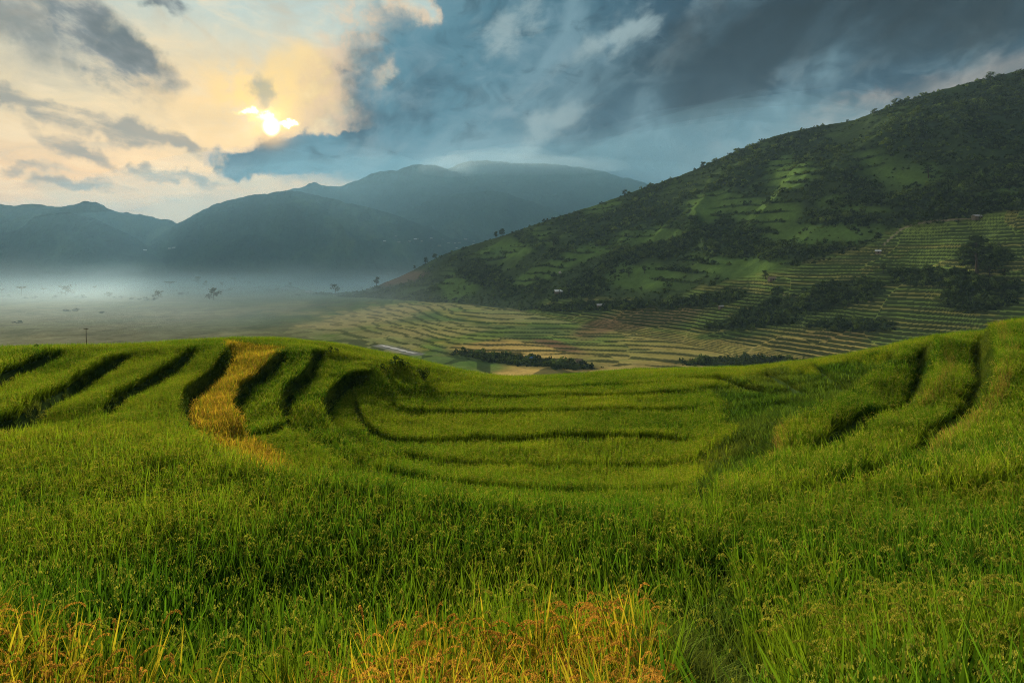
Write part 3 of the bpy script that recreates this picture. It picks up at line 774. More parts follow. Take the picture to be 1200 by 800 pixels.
def edge_field(x, y):
    """offset of the crop tops by the terrace cuts, and distance below / above the nearest edge"""
    sh = np.shape(x); x, y = np.ravel(x).astype(float), np.ravel(y).astype(float)
    off = np.zeros(len(x)); below = np.full(len(x), 1e9); above = np.full(len(x), 1e9); footm = np.full(len(x), -1e9)
    for w, h, up, foot in EW:
        m = (x > w[:, 0].min() - 14) & (x < w[:, 0].max() + 14) & (y > w[:, 1].min() - 14) & (y < w[:, 1].max() + 14)
        ii = np.where(m)[0]
        if not len(ii): continue
        qx, qy = np.append(x[ii], up[0]), np.append(y[ii], up[1])
        best = np.full(len(qx), 1e9); sgn = np.ones(len(qx)); tt = np.zeros(len(qx))
        ln = np.r_[0, np.cumsum(np.hypot(*np.diff(w, axis=0).T))]; tot = ln[-1]
        for k in range(len(w) - 1):
            ax, ay = w[k]; dx, dy = w[k + 1] - w[k]; L2 = dx * dx + dy * dy + 1e-12
            t = np.clip(((qx - ax) * dx + (qy - ay) * dy) / L2, 0, 1)
            ex, ey = qx - ax - t * dx, qy - ay - t * dy
            d = np.hypot(ex, ey); c = dx * ey - dy * ex
            b = d < best
            best = np.where(b, d, best); sgn = np.where(b, np.sign(c), sgn); tt = np.where(b, ln[k] + t * (ln[k + 1] - ln[k]), tt)
        us = sgn[-1]; d, s, tq = best[:-1], sgn[:-1] * us, tt[:-1]
        taper = np.clip(np.minimum(tq / (0.08 * tot + .3), (tot - tq) / (0.14 * tot + 0.3)), 0, 1) ** 0.7
        # past the ends of the line the cut fades out
        Lr = 2.2
        hh = h * taper
        wob_ = 1.0
        prof = np.exp(-d / Lr) * 0.5 * hh
        bank = sstep(0.0, 1.0, d / (0.75 * foot * np.maximum(taper, .2) + 0.05)) if foot > .3 else 1.0
        off[ii] += np.where(s > 0, prof, 0.5 * hh * (1 - bank) - prof * bank)
        lo = (s < 0) & (taper > 0.15)
        below[ii] = np.where(lo, np.minimum(below[ii], d), below[ii])
        footm[ii] = np.where(lo, np.maximum(footm[ii], foot * taper * (0.8 + 0.4 * vnoise(x[ii] * 1.3, y[ii] * 1.3, 4)) - d), footm[ii])
        above[ii] = np.where((s > 0) & (taper > 0.15), np.minimum(above[ii], d), above[ii])
    return off.reshape(sh), below.reshape(sh), above.reshape(sh), footm.reshape(sh)

RICE = 0.82
goff, gbel, gabv, gfoot = edge_field(GX, GY)
def rough(x, y): return fbm(x / 3.0, y / 3.0, 71, 3) * 0.10
GZ = GS + goff - RICE + rough(GX, GY) + CZ
# the bowl on the right is a rough grassy bank, not a field
BOWL = [(835, 585), (815, 550), (835, 520), (850, 490), (835, 462), (820, 447), (850, 440), (900, 432), (960, 424), (1040, 408), (1058, 404), (1048, 424), (1024, 443), (996, 468), (972, 484), (936, 500), (914, 512), (918, 530), (880, 553), (850, 575)]
WEEDY = [(775, 740), (800, 690), (850, 640), (868, 680), (878, 740), (890, 830), (770, 830)]
me = mesh_np('terraces', np.stack([GX, GY, GZ], 2).reshape(-1, 3), grid_faces(GNR, GNC))
o = link('terraces', me, M['soil']); tag(o, 'stepped earth terraces under the near rice fields', kind='structure')

# ------------------------------------------------------------------ plants
class PM:
    """collects blades and leaf quads of one plant"""
    def __init__(s): s.v, s.f, s.h, s.m, s.n = [], [], [], [], 0
    def strip(s, pts, wid, side, hs, mat):
        for p, w, h in zip(pts, wid, hs):
            a = np.array(p); b = np.array(side) * w * 0.5
            s.v += [tuple(a - b), tuple(a + b)]; s.h += [h, h]
        for i in range(len(pts) - 1):
            k = s.n + 2 * i; s.f.append((k, k + 1, k + 3, k + 2)); s.m.append(mat)
        s.n += 2 * len(pts)
    def quad(s, c, a, b, h, mat):
        c, a, b = np.array(c), np.array(a), np.array(b)
        s.v += [tuple(c - a - b), tuple(c + a - b), tuple(c + a + b), tuple(c - a + b)]; s.h += [h] * 4
        s.f.append((s.n, s.n + 1, s.n + 2, s.n + 3)); s.m.append(mat); s.n += 4
    def mesh(s, name, mats):
        me = mesh_np(name, np.array(s.v), np.array(s.f), True, s.m)
        add_attr(me, 'h', np.array(s.h))
        for m in mats: me.materials.append(m)
        return me

def blade(pm, r, base, az_, length, lean, bend, width, segs, mat=0, htop=1.0):
    d = np.array((math.cos(az_), math.sin(az_), 0.0)); sd_ = (-d[1], d[0], 0)
    tw = r.uniform(-0.6, 0.6); sd_ = np.array(sd_) * math.cos(tw) + d * math.sin(tw)
    p = np.array(base, float); ang = lean; pts, wid, hs = [p.copy()], [width * 0.55], [0.0]
    for i in range(segs):
        t = (i + 1) / segs
        ang = lean + bend * t ** 1.8
        p = p + (d * math.sin(ang) + np.array((0, 0, 1)) * math.cos(ang)) * length / segs
        pts.append(p.copy()); wid.append(width * (1.0 if t < 0.5 else max(0.06, (1 - t) * 2.0))); hs.append(min(1.0, max(0.0, p[2] / htop)))
    pm.strip(pts, wid, sd_, hs, mat)

def panicle(pm, r, base, az_, stem_h, arc, grains, segs, gsize, mat=1, stem_mat=0):
    d = np.array((math.cos(az_), math.sin(az_), 0.0)); up = np.array((0, 0, 1.0)); sd_ = np.array((-d[1], d[0], 0))
    p = np.array(base, float); pts = [p.copy()]
    p = p + up * stem_h * 0.55 + d * stem_h * 0.05; pts.append(p.copy())
    p = p + up * stem_h * 0.45 + d * stem_h * 0.10; pts.append(p.copy())
    pm.strip(pts, [0.005, 0.005, 0.004], sd_, [0.2, 0.5, 0.8], stem_mat)
    ang, L, hp = 0.35, arc / segs, [p.copy()]
    for i in range(segs):
        ang += 2.1 / segs * r.uniform(0.8, 1.25)
        p = p + (d * math.sin(ang) + up * math.cos(ang)) * L; hp.append(p.copy())
    pm.strip(hp, [0.004] * len(hp), sd_, [0.6] * len(hp), mat)
    for g in range(grains):
        t = (g + 0.6) / grains * (len(hp) - 1); i = min(int(t), len(hp) - 2)
        q = hp[i] + (hp[i + 1] - hp[i]) * (t - i)
        o_ = sd_ * r.uniform(-1, 1) * gsize * 0.7 + up * r.uniform(-1.4, 0.3) * gsize + d * r.uniform(-1, 1) * gsize * 0.7
        a = np.array((r.uniform(-.5, .5), r.uniform(-.5, .5), -1.0)); a /= np.linalg.norm(a)
        b = np.cross(a, (r.uniform(-1, 1), r.uniform(-1, 1), 0.1)); b /= np.linalg.norm(b) + 1e-9
        pm.quad(q + o_, a * gsize * 0.95, b * gsize * 0.42, r.uniform(0.4, 1), mat)

def rice_clump(seed, lod, gold=False, pans=True):
    r = random.Random(seed); pm = PM()
    nb, segs, wid = [(17, 5, .025), (11, 3, .036), (9, 2, .042)][lod]
    npn, gr_, gs = [(4, 34, .0085), (3, 14, .012), (2, 5, .020)][lod]
    for i in range(nb):
        a = r.uniform(0, 6.283); rad = r.uniform(0, .07)
        L = r.uniform(.55, 1.12); lean = abs(r.gauss(0.0, .15)) + .03; bend = r.choice([r.uniform(.1, .5), r.uniform(.3, 1.3)])
        blade(pm, r, (rad * math.cos(a), rad * math.sin(a), 0), a + r.uniform(-.6, .6), L, lean, bend, wid * r.uniform(.7, 1.25), segs, 0, .95)
    if pans:
        for i in range(npn + (3 if gold else 0)):
            a = r.uniform(0, 6.283); rad = r.uniform(0, .10)
            panicle(pm, r, (rad * math.cos(a), rad * math.sin(a), 0), a, r.uniform(.58, .82), r.uniform(.16, .24), gr_, [5, 3, 2][lod], gs * r.uniform(.8, 1.2))
    return pm
def grass_tuft(seed, lod=0):
    r = random.Random(seed); pm = PM()
    for i in range([26, 12][lod]):
        a = r.uniform(0, 6.283); rad = r.uniform(0, .16)
        blade(pm, r, (rad * math.cos(a), rad * math.sin(a), 0), r.uniform(0, 6.283), r.uniform(.16, .42), r.uniform(.05, .6), r.uniform(.2, 1.3), r.uniform(.007, .013) * [1, 2.2][lod], [4, 2][lod], 0, .4)
    return pm
def leaf_ball(seed, n, size, flat=0.8, clumps=7):
    """shrub or crown clump: leaf sprays gathered in uneven bunches"""
    r = random.Random(seed); pm = PM()
    cs = [(r.gauss(0, .34), r.gauss(0, .34), abs(r.gauss(.45, .28)) * flat, r.uniform(.22, .42)) for _ in range(clumps)]
    for i in range(n):
        cx, cy, cz, cr = r.choice(cs)
        v = np.array((r.gauss(0, 1), r.gauss(0, 1), r.gauss(0, 1))); v /= np.linalg.norm(v) + 1e-9
        p = np.array((cx, cy, cz)) + v * cr * r.uniform(.55, 1.0) * np.array((1, 1, .8))
        p[2] = max(p[2], 0.0)
        nrm = v + np.array((r.gauss(0, .5), r.gauss(0, .5), r.gauss(0, .5) + .3)); nrm /= np.linalg.norm(nrm) + 1e-9
        a = np.cross(nrm, (r.uniform(-1, 1), r.uniform(-1, 1), r.uniform(-1, 1))); a /= np.linalg.norm(a) + 1e-9
        b = np.cross(nrm, a)
        s_ = size * r.uniform(.6, 1.4)
        pm.quad(p, a * s_, b * s_ * .6, min(1, max(0, p[2])), 0)
    return pm

PROTO = {}
def proto(key, meshes):
    """meshes handed to the scatter of uncountable growth; their objects stay out of the scene"""
    PROTO[key] = [bpy.data.objects.new('plant_shape', m) for m in meshes]
for lod in (0, 1, 2):
    proto(('rice', lod), [rice_clump(100 * lod + i, lod).mesh('rice_plant', [M['leaf'], M['grain']]) for i in range(6)])
    proto(('gold', lod), [rice_clump(500 + 100 * lod + i, lod, True).mesh('rice_plant', [M['leaf_gold'], M['grain_gold']]) for i in range(5)])
for lod in (0, 1): proto(('front', lod), [rice_clump(800 + 100 * lod + i, lod, True).mesh('rice_plant', [M['leaf_front'], M['grain_gold']]) for i in range(5)])
proto(('front', 2), [o_.data for o_ in PROTO['gold', 2]])
proto('grass', [grass_tuft(900 + i).mesh('grass_tuft', [M['grass']]) for i in range(4)])
proto('grass_far', [grass_tuft(920 + i, 1).mesh('grass_tuft', [M['grass']]) for i in range(4)])
proto('dry', [grass_tuft(980 + i, 1).mesh('grass_tuft', [M['dry']]) for i in range(3)])
proto('shrub', [leaf_ball(940 + i, 130, .11).mesh('shrub', [M['shrub']]) for i in range(6)])

def scatter(name, pts, rots, scales, tints, protos, label, parent=None):
    """one object of uncountable growth: geometry-node instances on points"""
    me = bpy.data.meshes.new(name)
    n = len(pts); me.vertices.add(n); me.vertices.foreach_set('co', np.asarray(pts, np.float32).ravel())
    add_attr(me, 'spin', np.asarray(rots, np.float32), 'FLOAT_VECTOR'); add_attr(me, 'size', np.asarray(scales, np.float32), 'FLOAT_VECTOR')
    add_attr(me, 'tint', np.asarray(tints, np.float32)); add_attr(me, 'pick', rng.integers(0, len(protos), n).astype(np.int32), 'INT')
    o = link(name, me); tag(o, label, kind='stuff')
    t = bpy.data.node_groups.new(name, 'GeometryNodeTree')
    t.interface.new_socket('Geometry', in_out='INPUT', socket_type='NodeSocketGeometry'); t.interface.new_socket('Geometry', in_out='OUTPUT', socket_type='NodeSocketGeometry')
    gi, go = t.nodes.new('NodeGroupInput'), t.nodes.new('NodeGroupOutput')
    j = t.nodes.new('GeometryNodeJoinGeometry')
    for p in protos:
        oi = t.nodes.new('GeometryNodeObjectInfo'); oi.inputs['Object'].default_value = p; oi.inputs['As Instance'].default_value = True
        t.links.new(oi.outputs['Geometry'], j.inputs[0])
    iop = t.nodes.new('GeometryNodeInstanceOnPoints'); iop.inputs['Pick Instance'].default_value = True
    t.links.new(gi.outputs[0], iop.inputs['Points']); t.links.new(j.outputs[0], iop.inputs['Instance'])
    def named(nm, ty):
        a = t.nodes.new('GeometryNodeInputNamedAttribute'); a.data_type = ty; a.inputs['Name'].default_value = nm; return a.outputs['Attribute']
    e2r = t.nodes.new('FunctionNodeEulerToRotation')
    t.links.new(named('spin', 'FLOAT_VECTOR'), e2r.inputs[0]); t.links.new(e2r.outputs[0], iop.inputs['Rotation'])
    t.links.new(named('size', 'FLOAT_VECTOR'), iop.inputs['Scale']); t.links.new(named('pick', 'INT'), iop.inputs['Instance Index'])
    t.links.new(iop.outputs[0], go.inputs[0])
    md = o.modifiers.new('growth', 'NODES'); md.node_group = t
    return o

# planting grid: hills of rice in rows that follow the slope
sp_ = 0.235
ny = np.arange(3.4, 108, sp_)
px, py = [], []
for y in ny:
    half_l, half_r = y * 860 / F + 1, y * 860 / F + 1
    xs = np.arange(-half_l, half_r, sp_); px.append(xs); py.append(np.full(len(xs), y))
px = np.concatenate(px); py = np.concatenate(py)
# thin the far rows a little: far plants are drawn wider
keep = rng.random(len(px)) < np.interp(py, [0, 30, 60, 108], [1.0, 1.0, 0.85, 0.6])
px, py = px[keep], py[keep]
px += rng.normal(0, .05, len(px)); py += rng.normal(0, .05, len(py))
pu = 600 + px / py * F
keep = (pu > -250) & (pu < 1450)
px, py, pu = px[keep], py[keep], pu[keep]
poff, pbel, pabv, pfoot = edge_field(px, py)
psz = S(px, py)
pz = psz + poff - RICE + rough(px, py) + CZ
pv = HV - psz / py * F                                        # photo row of the smooth crop surface there
jit = 14 * fbm(px / 2.5, py / 2.5, 301, 3)
jit = jit * 1.6 + rng.normal(0, 7, len(px))
in_bowl = inpoly(pu + jit, pv + jit * .4, BOWL) & (py > 17)
in_weed = inpoly(pu, pv, WEEDY) & (py < 14)
is_rice = (pfoot < 0) & ~in_bowl & (~in_weed | (rng.random(len(px)) < .45))
beyond = py > np.interp(pu, [-260, 0, 150, 300, 420, 560, 700, 850, 950, 1050, 1150, 1300, 1460], [70, 74, 80, 92, 98, 102, 106, 104, 96, 90, 86, 80, 80])
is_rice &= ~beyond
REG = [   # (label, photo outline, ripe?, tint, where)
    ('golden ripe rice strip curving over the left spur', [(262, 396), (290, 400), (332, 407), (303, 436), (277, 456), (271, 480), (282, 500), (296, 512), (280, 528), (246, 516), (226, 512), (212, 500), (206, 478), (216, 462), (242, 440), (264, 418)], 1, .25, 2),
    ('small golden rice patch below the curved golden strip', [(276, 526), (296, 512), (322, 526), (338, 546), (310, 556), (290, 548)], 1, .25, 2),
    ('orange gold ripe rice at the very front of the view', [(-260, 712), (-80, 737), (0, 752), (60, 770), (150, 806), (225, 848), (330, 850), (400, 828), (450, 798), (530, 772), (640, 755), (745, 755), (772, 785), (785, 960), (-260, 960)], 1, .55, 1),
    ('green rice on the uppermost strip at the left edge', [(-260, 440), (-60, 470), (0, 438), (30, 425), (60, 414), (78, 406), (60, 396), (-260, 396)], 0, .32, 2),
    ('green rice on the long strip below the left edge strip', [(-260, 500), (-40, 505), (12, 490), (70, 458), (130, 422), (152, 398), (78, 398), (60, 414), (0, 438), (-260, 470)], 0, .32, 2),
    ('bright green rice on the narrow strip right of the golden one', [(293, 510), (282, 500), (271, 480), (277, 456), (303, 436), (334, 408), (384, 409), (366, 414), (356, 436), (333, 455), (326, 475), (329, 492), (334, 500)], 0, .12, 2),
    ('green rice on the hooked strip left of the round dark hollow', [(340, 508), (326, 475), (333, 455), (356, 436), (370, 410), (436, 425), (412, 440), (392, 448), (381, 462), (378, 480), (389, 498), (407, 520), (418, 540), (380, 535)], 0, .24, 2),
    ('rice on the right spur strip nearest the grassy bowl', [(1100, 396), (1093, 422), (1089, 450), (1080, 466), (1052, 480), (1017, 499), (985, 514), (920, 533), (900, 512), (1026, 442), (1060, 398)], 0, .20, 3),
    ('rice on the middle strip of the right spur', [(920, 533), (985, 514), (1052, 480), (1080, 466), (1089, 450), (1099, 385), (1164, 385), (1171, 436), (1147, 476), (1098, 522), (1036, 558), (850, 585)], 0, .20, 3),
    ('rice on the highest strip at the right edge', [(1160, 380), (1171, 436), (1147, 476), (1098, 522), (1036, 558), (1100, 565), (1195, 549), (1460, 520), (1460, 340), (1180, 366)], 0, .16, 3),
    ('tall rice with drooping heads in the right foreground', [(850, 590), (1050, 566), (1195, 549), (1460, 525), (1460, 900), (890, 900), (870, 660)], 0, .05, 1),
    ('rice covering the floor of the bowl beyond the front field', [(300, 559), (400, 575), (530, 590), (700, 594), (830, 584), (815, 550), (850, 490), (820, 440), (1060, 380), (420, 400), (418, 540)], 0, .30, 2),
]
region = np.full(len(px), len(REG))
for i in range(len(REG) - 1, -1, -1):
    m = inpoly(pu, pv, REG[i][1]) & ((py < 16) if REG[i][4] == 1 and i == 2 else (py > 16) if REG[i][4] == 2 else (py > 12) if REG[i][4] == 3 else (py > 0))
    region[m] = i
REG.append(('broad green rice field sweeping across the foreground', None, 0, .12, 0))
patch = fbm(px / 9, py / 9, 201, 4) * 0.5 + fbm(px / 2.2, py / 2.2, 205, 2) * 0.35
rowband = 0.0
lodn = np.where(py < 13.5, 0, np.where(py < 30, 1, 2))
tilt = rng.normal(0, .10, (len(px), 2)); spin = rng.uniform(0, 6.283, len(px))
hgt = 0.97 + fbm(px / 4, py / 4, 231, 3) * 0.22 + rng.normal(0, 1, len(px)) * np.interp(py, [10, 30, 60], [.11, .08, .05])
wide = np.interp(py, [0, 30, 60, 108], [1.0, 1.0, 1.1, 1.4])
NEAR_PLANTS = []
# the 300 plants that show largest are plants of their own
cand = np.where(is_rice & (pu > -10) & (pu < 1210) & (py < 12) & (HV - (pz + .5 - CZ) / py * F < 806))[0]
near_ids = set(cand[np.argsort(py[cand])][:300].tolist())
mask_near = np.zeros(len(px), bool); mask_near[list(near_ids)] = True
for i, (lab, poly, ripe, tint, wh) in enumerate(REG):
    for_region = is_rice & (region == i) & ~mask_near
    if not for_region.any(): continue
    parts_ = []
    for lod in (0, 1, 2):
        m = for_region & (lodn == lod)
        if m.any(): parts_.append((lod, m))
    # one object: its points pick among the shapes of all the sizes it needs
    prs, idx, base = [], [], 0
    ids = np.concatenate([np.where(m)[0] for _, m in parts_]); pk = []
    for lod, m in parts_:
        ps = PROTO[('front' if ripe and i == 2 else 'gold' if ripe else 'rice', lod)]
        pk.append(rng.integers(0, len(ps), int(m.sum())) + len(prs)); prs += ps
    pk = np.concatenate(pk)
    if poly is None: tint = np.interp(py[ids], [11, 17, 24], [.02, .26, .32])
    ti = np.clip(tint + patch[ids] * (0.55 if ripe else 0.75) + rng.normal(0, .10, len(ids)), 0, 1)
    sc = np.stack([wide[ids], wide[ids], hgt[ids] * (.92 if ripe else 1.0)], 1)
    o = scatter('rice_crop', np.stack([px, py, pz], 1)[ids], np.stack([tilt[ids, 0], tilt[ids, 1], spin[ids]], 1), sc, ti, prs, lab)
    o.data.attributes['pick'].data.foreach_set('value', pk.astype(np.int32))

# single plants at the front: leaves, each drooping head a part
shapes = {}
for g in (0, 1):
    for i in range(5):
        r_ = 1000 + 50 * g + i
        lm = rice_clump(r_, 0, bool(g), False).mesh('rice_plant', [M['leaf_front' if g else 'leaf']])
        hd = []
        for k in range(3):
            rr = random.Random(r_ * 7 + k); pm = PM(); a = rr.uniform(0, 6.283)
            panicle(pm, rr, (.06 * math.cos(a), .06 * math.sin(a), 0), a, rr.uniform(.66, .92), rr.uniform(.22, .32), 54, 7, .0095, 0, 1)
            hd.append(pm.mesh('panicle', [M['grain_gold' if g else 'grain'], M['leaf_front' if g else 'leaf']]))
        shapes[g, i] = (lm, hd)
for q in sorted(near_ids):
    g = 1 if REG[region[q]][2] else 0
    lm, hd = shapes[g, int(rng.integers(0, 5))]
    o = link('rice_plant', lm, loc=(px[q], py[q], pz[q]))
    o.rotation_euler = (tilt[q, 0], tilt[q, 1], spin[q]); o.scale = (1, 1, hgt[q] * (.92 if g else 1.0))
    tv = float(np.clip((.55 if g else .24) + patch[q] * .7, 0, 1)); o['tint'] = tv
    rg_ = region[q]
    if g: tag(o, 'ripe orange gold rice plant along the front edge', 'rice plant', 'ripe rice plants at the front')
    elif px[q] > 1.2: tag(o, 'tall green rice plant with drooping heads at the right front', 'rice plant', 'green rice plants at the right front')
    else: tag(o, 'green rice plant standing just behind the golden front rice', 'rice plant', 'green rice plants behind the golden front rice')
    for h in hd[:3 if g else 2]:
        c = link('panicle', h, parent=o); c['tint'] = tv

# grass on the banks, in the bowl and in the weedy corner
gm = ((pfoot >= 0) | in_bowl | in_weed) & (py < 100) & ~beyond
gi = np.where(gm)[0]
gi = gi[(pfoot[gi] > 0.55) | in_bowl[gi] | in_weed[gi] | (rng.random(len(gi)) < .08)]
gi = np.concatenate([gi, gi, gi, gi[pfoot[gi] > 0], gi[pfoot[gi] > 0], gi[pfoot[gi] > 0]])
gpx, gpy = px[gi] + rng.normal(0, .10, len(gi)), py[gi] + rng.normal(0, .10, len(gi))
goff_, _, gab_, gft_ = edge_field(gpx, gpy)
gz_ = S(gpx, gpy) + goff_ - RICE + rough(gpx, gpy) + CZ
inb = (in_bowl | in_weed)[gi]; inw = in_weed[gi]
gs_ = np.where(inb, rng.uniform(.9, 2.0, len(gi)) * (1 + 0.5 * fbm(gpx / 3, gpy / 3, 77, 3)), rng.uniform(.45, 1.0, len(gi)))
gs_ = np.where(inw, gs_ * 1.15, gs_)
for nm, sel_, pr, lab in [('bank_grass', (gpy < 20), 'grass', 'short tangled grass on the near terrace banks'), ('bank_grass', (gpy >= 20) & ~inb, 'grass_far', 'grass along the feet of the terrace steps'), ('bank_grass', (gpy >= 20) & inb, 'grass_far', 'rough deep green grass filling the hollow below the right spur')]:
    k_ = np.where(sel_)[0]
    if not len(k_): continue
    s3 = np.stack([gs_[k_] * np.interp(gpy[k_], [0, 40, 100], [1, 1.3, 1.8])] * 2 + [gs_[k_]], 1)
    scatter(nm, np.stack([gpx, gpy, gz_], 1)[k_], np.stack([rng.normal(0, .15, len(k_)), rng.normal(0, .15, len(k_)), rng.uniform(0, 6.28, len(k_))], 1), s3, np.clip(.25 + .12 * inw[k_] + .6 * fbm(gpx[k_] / 5, gpy[k_] / 5, 88, 3) + rng.normal(0, .1, len(k_)), 0, 1), PROTO[pr], lab)

for pts, lab in [([(1110, 392), (1112, 410), (1113, 430), (1106, 448), (1092, 464), (1076, 474)], 'dry yellow grass along the rim of the middle right strip'), ([(1172, 384), (1179, 404), (1188, 422), (1180, 440), (1176, 458), (1154, 480), (1126, 501), (1096, 526)], 'dry yellow grass along the rim of the highest right strip'), ([(916, 505), (915, 514), (920, 526)], 'dry yellow tuft at the low tip of the right spur strip')]:
    w_ = np.array([unproj(*q) for q in smooth_line(pts, 6)]); sl = np.r_[0, np.cumsum(np.hypot(*np.diff(w_, axis=0).T))]
    n_ = int(sl[-1] * 14); t_ = rng.uniform(0, sl[-1], n_)
    rx_ = np.interp(t_, sl, w_[:, 0]) + rng.normal(0, .16, n_); ry_ = np.interp(t_, sl, w_[:, 1]) + rng.normal(0, .16, n_)
    rz_ = S(rx_, ry_) + edge_field(rx_, ry_)[0] - 0.42 + CZ
    scatter('dry_grass', np.stack([rx_, ry_, rz_], 1), np.stack([rng.normal(0, .2, n_), rng.normal(0, .2, n_), rng.uniform(0, 6.28, n_)], 1), np.repeat(rng.uniform(.9, 1.5, n_)[:, None], 3, 1), np.zeros(n_), PROTO['dry'], lab)

# ------------------------------------------------------------------ trees, bushes and huts further off
from mathutils.bvhtree import BVHTree
MB = [(ob, BVHTree.FromPolygons([v.co[:] for v in ob.data.vertices], [p.vertices[:] for p in ob.data.polygons])) for ob in COL.objects if ob.name.startswith('mountain')]
def mountain_at(u, v):
    d = Vector(((u - 600) / F, 1.0, (HV - v) / F)).normalized(); o_ = Vector((0, 0, CZ)); best = None
    for ob, t in MB:
        hit = t.ray_cast(o_, d)
        if hit[0] is not None and (best is None or hit[3] < best[1]): best = (np.array(hit[0]), hit[3])
    return best[0] if best else ground_at(u, v)
def ridge_at(u):
    ci = int(np.clip(np.searchsorted(hu, u), 0, NCOL - 1)); i = NF + NH - 6
    return np.array((XX[i, ci], YY[i, ci], Z[i, ci]))

def tube(pm_v, pm_f, pts, rads, n=6):
    base = len(pm_v); pts = [np.array(p, float) for p in pts]
    for i, (p, r) in enumerate(zip(pts, rads)):
        d = pts[min(i + 1, len(pts) - 1)] - pts[max(i - 1, 0)]; d /= np.linalg.norm(d) + 1e-9
        a = np.cross(d, (0.3, 0.9, 0.1)); a /= np.linalg.norm(a) + 1e-9; b = np.cross(d, a)
        for k in range(n):
            t = 6.2832 * k / n; pm_v.append(tuple(p + (a * math.cos(t) + b * math.sin(t)) * r))
    for i in range(len(pts) - 1):
        for k in range(n):
            q = base + i * n + k; q2 = base + i * n + (k + 1) % n
            pm_f.append((q, q2, q2 + n, q + n))

def tree_meshes(seed, kind):
    """unit-height tree: tapered trunk with limbs, crown of leaf sprays gathered round the limb ends"""
    r = random.Random(seed); V, Fc = [], []; tips = []
    lean = r.uniform(-.05, .05)
    spec = {'round': (.28, 8, .30, .20), 'umbrella': (.62, 8, .36, .10), 'tall': (.32, 11, .18, .13), 'pine': (.30, 15, .30, .10), 'bushy': (.12, 10, .40, .20)}[kind]
    fork, nl, spread, cr = spec
    top = np.array((lean, r.uniform(-.03, .03), .90))
    tr = [np.array((0, 0, -.03)), np.array((lean * .2, 0, .15)), np.array((lean * .6, .01, .5)), top]
    tube(V, Fc, tr, [.034, .028, .018, .006], 7)
    for i in range(nl):
        f = fork + (0.92 - fork) * (i + .5) / nl
        at = np.array((lean * f, 0, f)); a = r.uniform(0, 6.28) + i * 2.4
        if kind == 'umbrella': ln, rise = spread * r.uniform(.6, 1.1), .10 + (0.88 - f)
        elif kind == 'pine': ln, rise = spread * (1.15 - f) * r.uniform(.55, 1.25), r.uniform(.0, .08)
        elif kind == 'tall': ln, rise = spread * r.uniform(.6, 1.1), r.uniform(.05, .15)
        else: ln, rise = spread * r.uniform(.6, 1.1) * (1.1 - .5 * f), r.uniform(.05, .2)
        e = at + np.array((math.cos(a) * ln, math.sin(a) * ln, rise)); e[2] = min(e[2], .95)
        tube(V, Fc, [at, (at + e) / 2 + np.array((0, 0, .02)), e], [.013, .009, .003], 5)
        tips.append(e); tips.append((at + 2 * e) / 3)
    tips.append(top)
    pm = PM()
    n = {'pine': 560, 'umbrella': 320, 'bushy': 420}.get(kind, 380)
    for i in range(n):
        c = tips[r.randrange(len(tips))]; v = np.array((r.gauss(0, 1), r.gauss(0, 1), r.gauss(0, 1))); v /= np.linalg.norm(v) + 1e-9
        fl = .45 if kind in ('umbrella', 'pine') else .85
        p = c + v * cr * r.uniform(.35, 1.0) * np.array((1, 1, fl))
        nr = v * .6 + np.array((r.gauss(0, .5), r.gauss(0, .5), .7)); nr /= np.linalg.norm(nr)
        a = np.cross(nr, (r.uniform(-1, 1), r.uniform(-1, 1), r.uniform(-1, 1))); a /= np.linalg.norm(a) + 1e-9
        b = np.cross(nr, a); s_ = .034 * r.uniform(.6, 1.4)
        pm.quad(p, a * s_, b * s_ * .6, min(1, max(0, p[2])), 0)
    return mesh_np('trunk', np.array(V), np.array(Fc), True), pm.mesh('crown', [M['tree']])
TREES = {}
def tree(pos, height, kind, label, group=None, wide=1.0, var=0):
    key = (kind, var % 3)
    if key not in TREES: TREES[key] = tree_meshes(300 + len(TREES), kind)
    tm, cm = TREES[key]
    e = bpy.data.objects.new('tree', None); COL.objects.link(e); e.empty_display_size = 1
    e.location = pos - np.array((0, 0, .2)); e.scale = (height * wide, height * wide, height); e.rotation_euler = (0, 0, rng.uniform(0, 6.28))
    tag(e, label, 'tree', group)
    link('trunk', tm, M['bark'], e); c = link('crown', cm, None, e); c['tint'] = float(rng.uniform(0, .5)); return e
def px2m(p, n): return n * p[1] / F

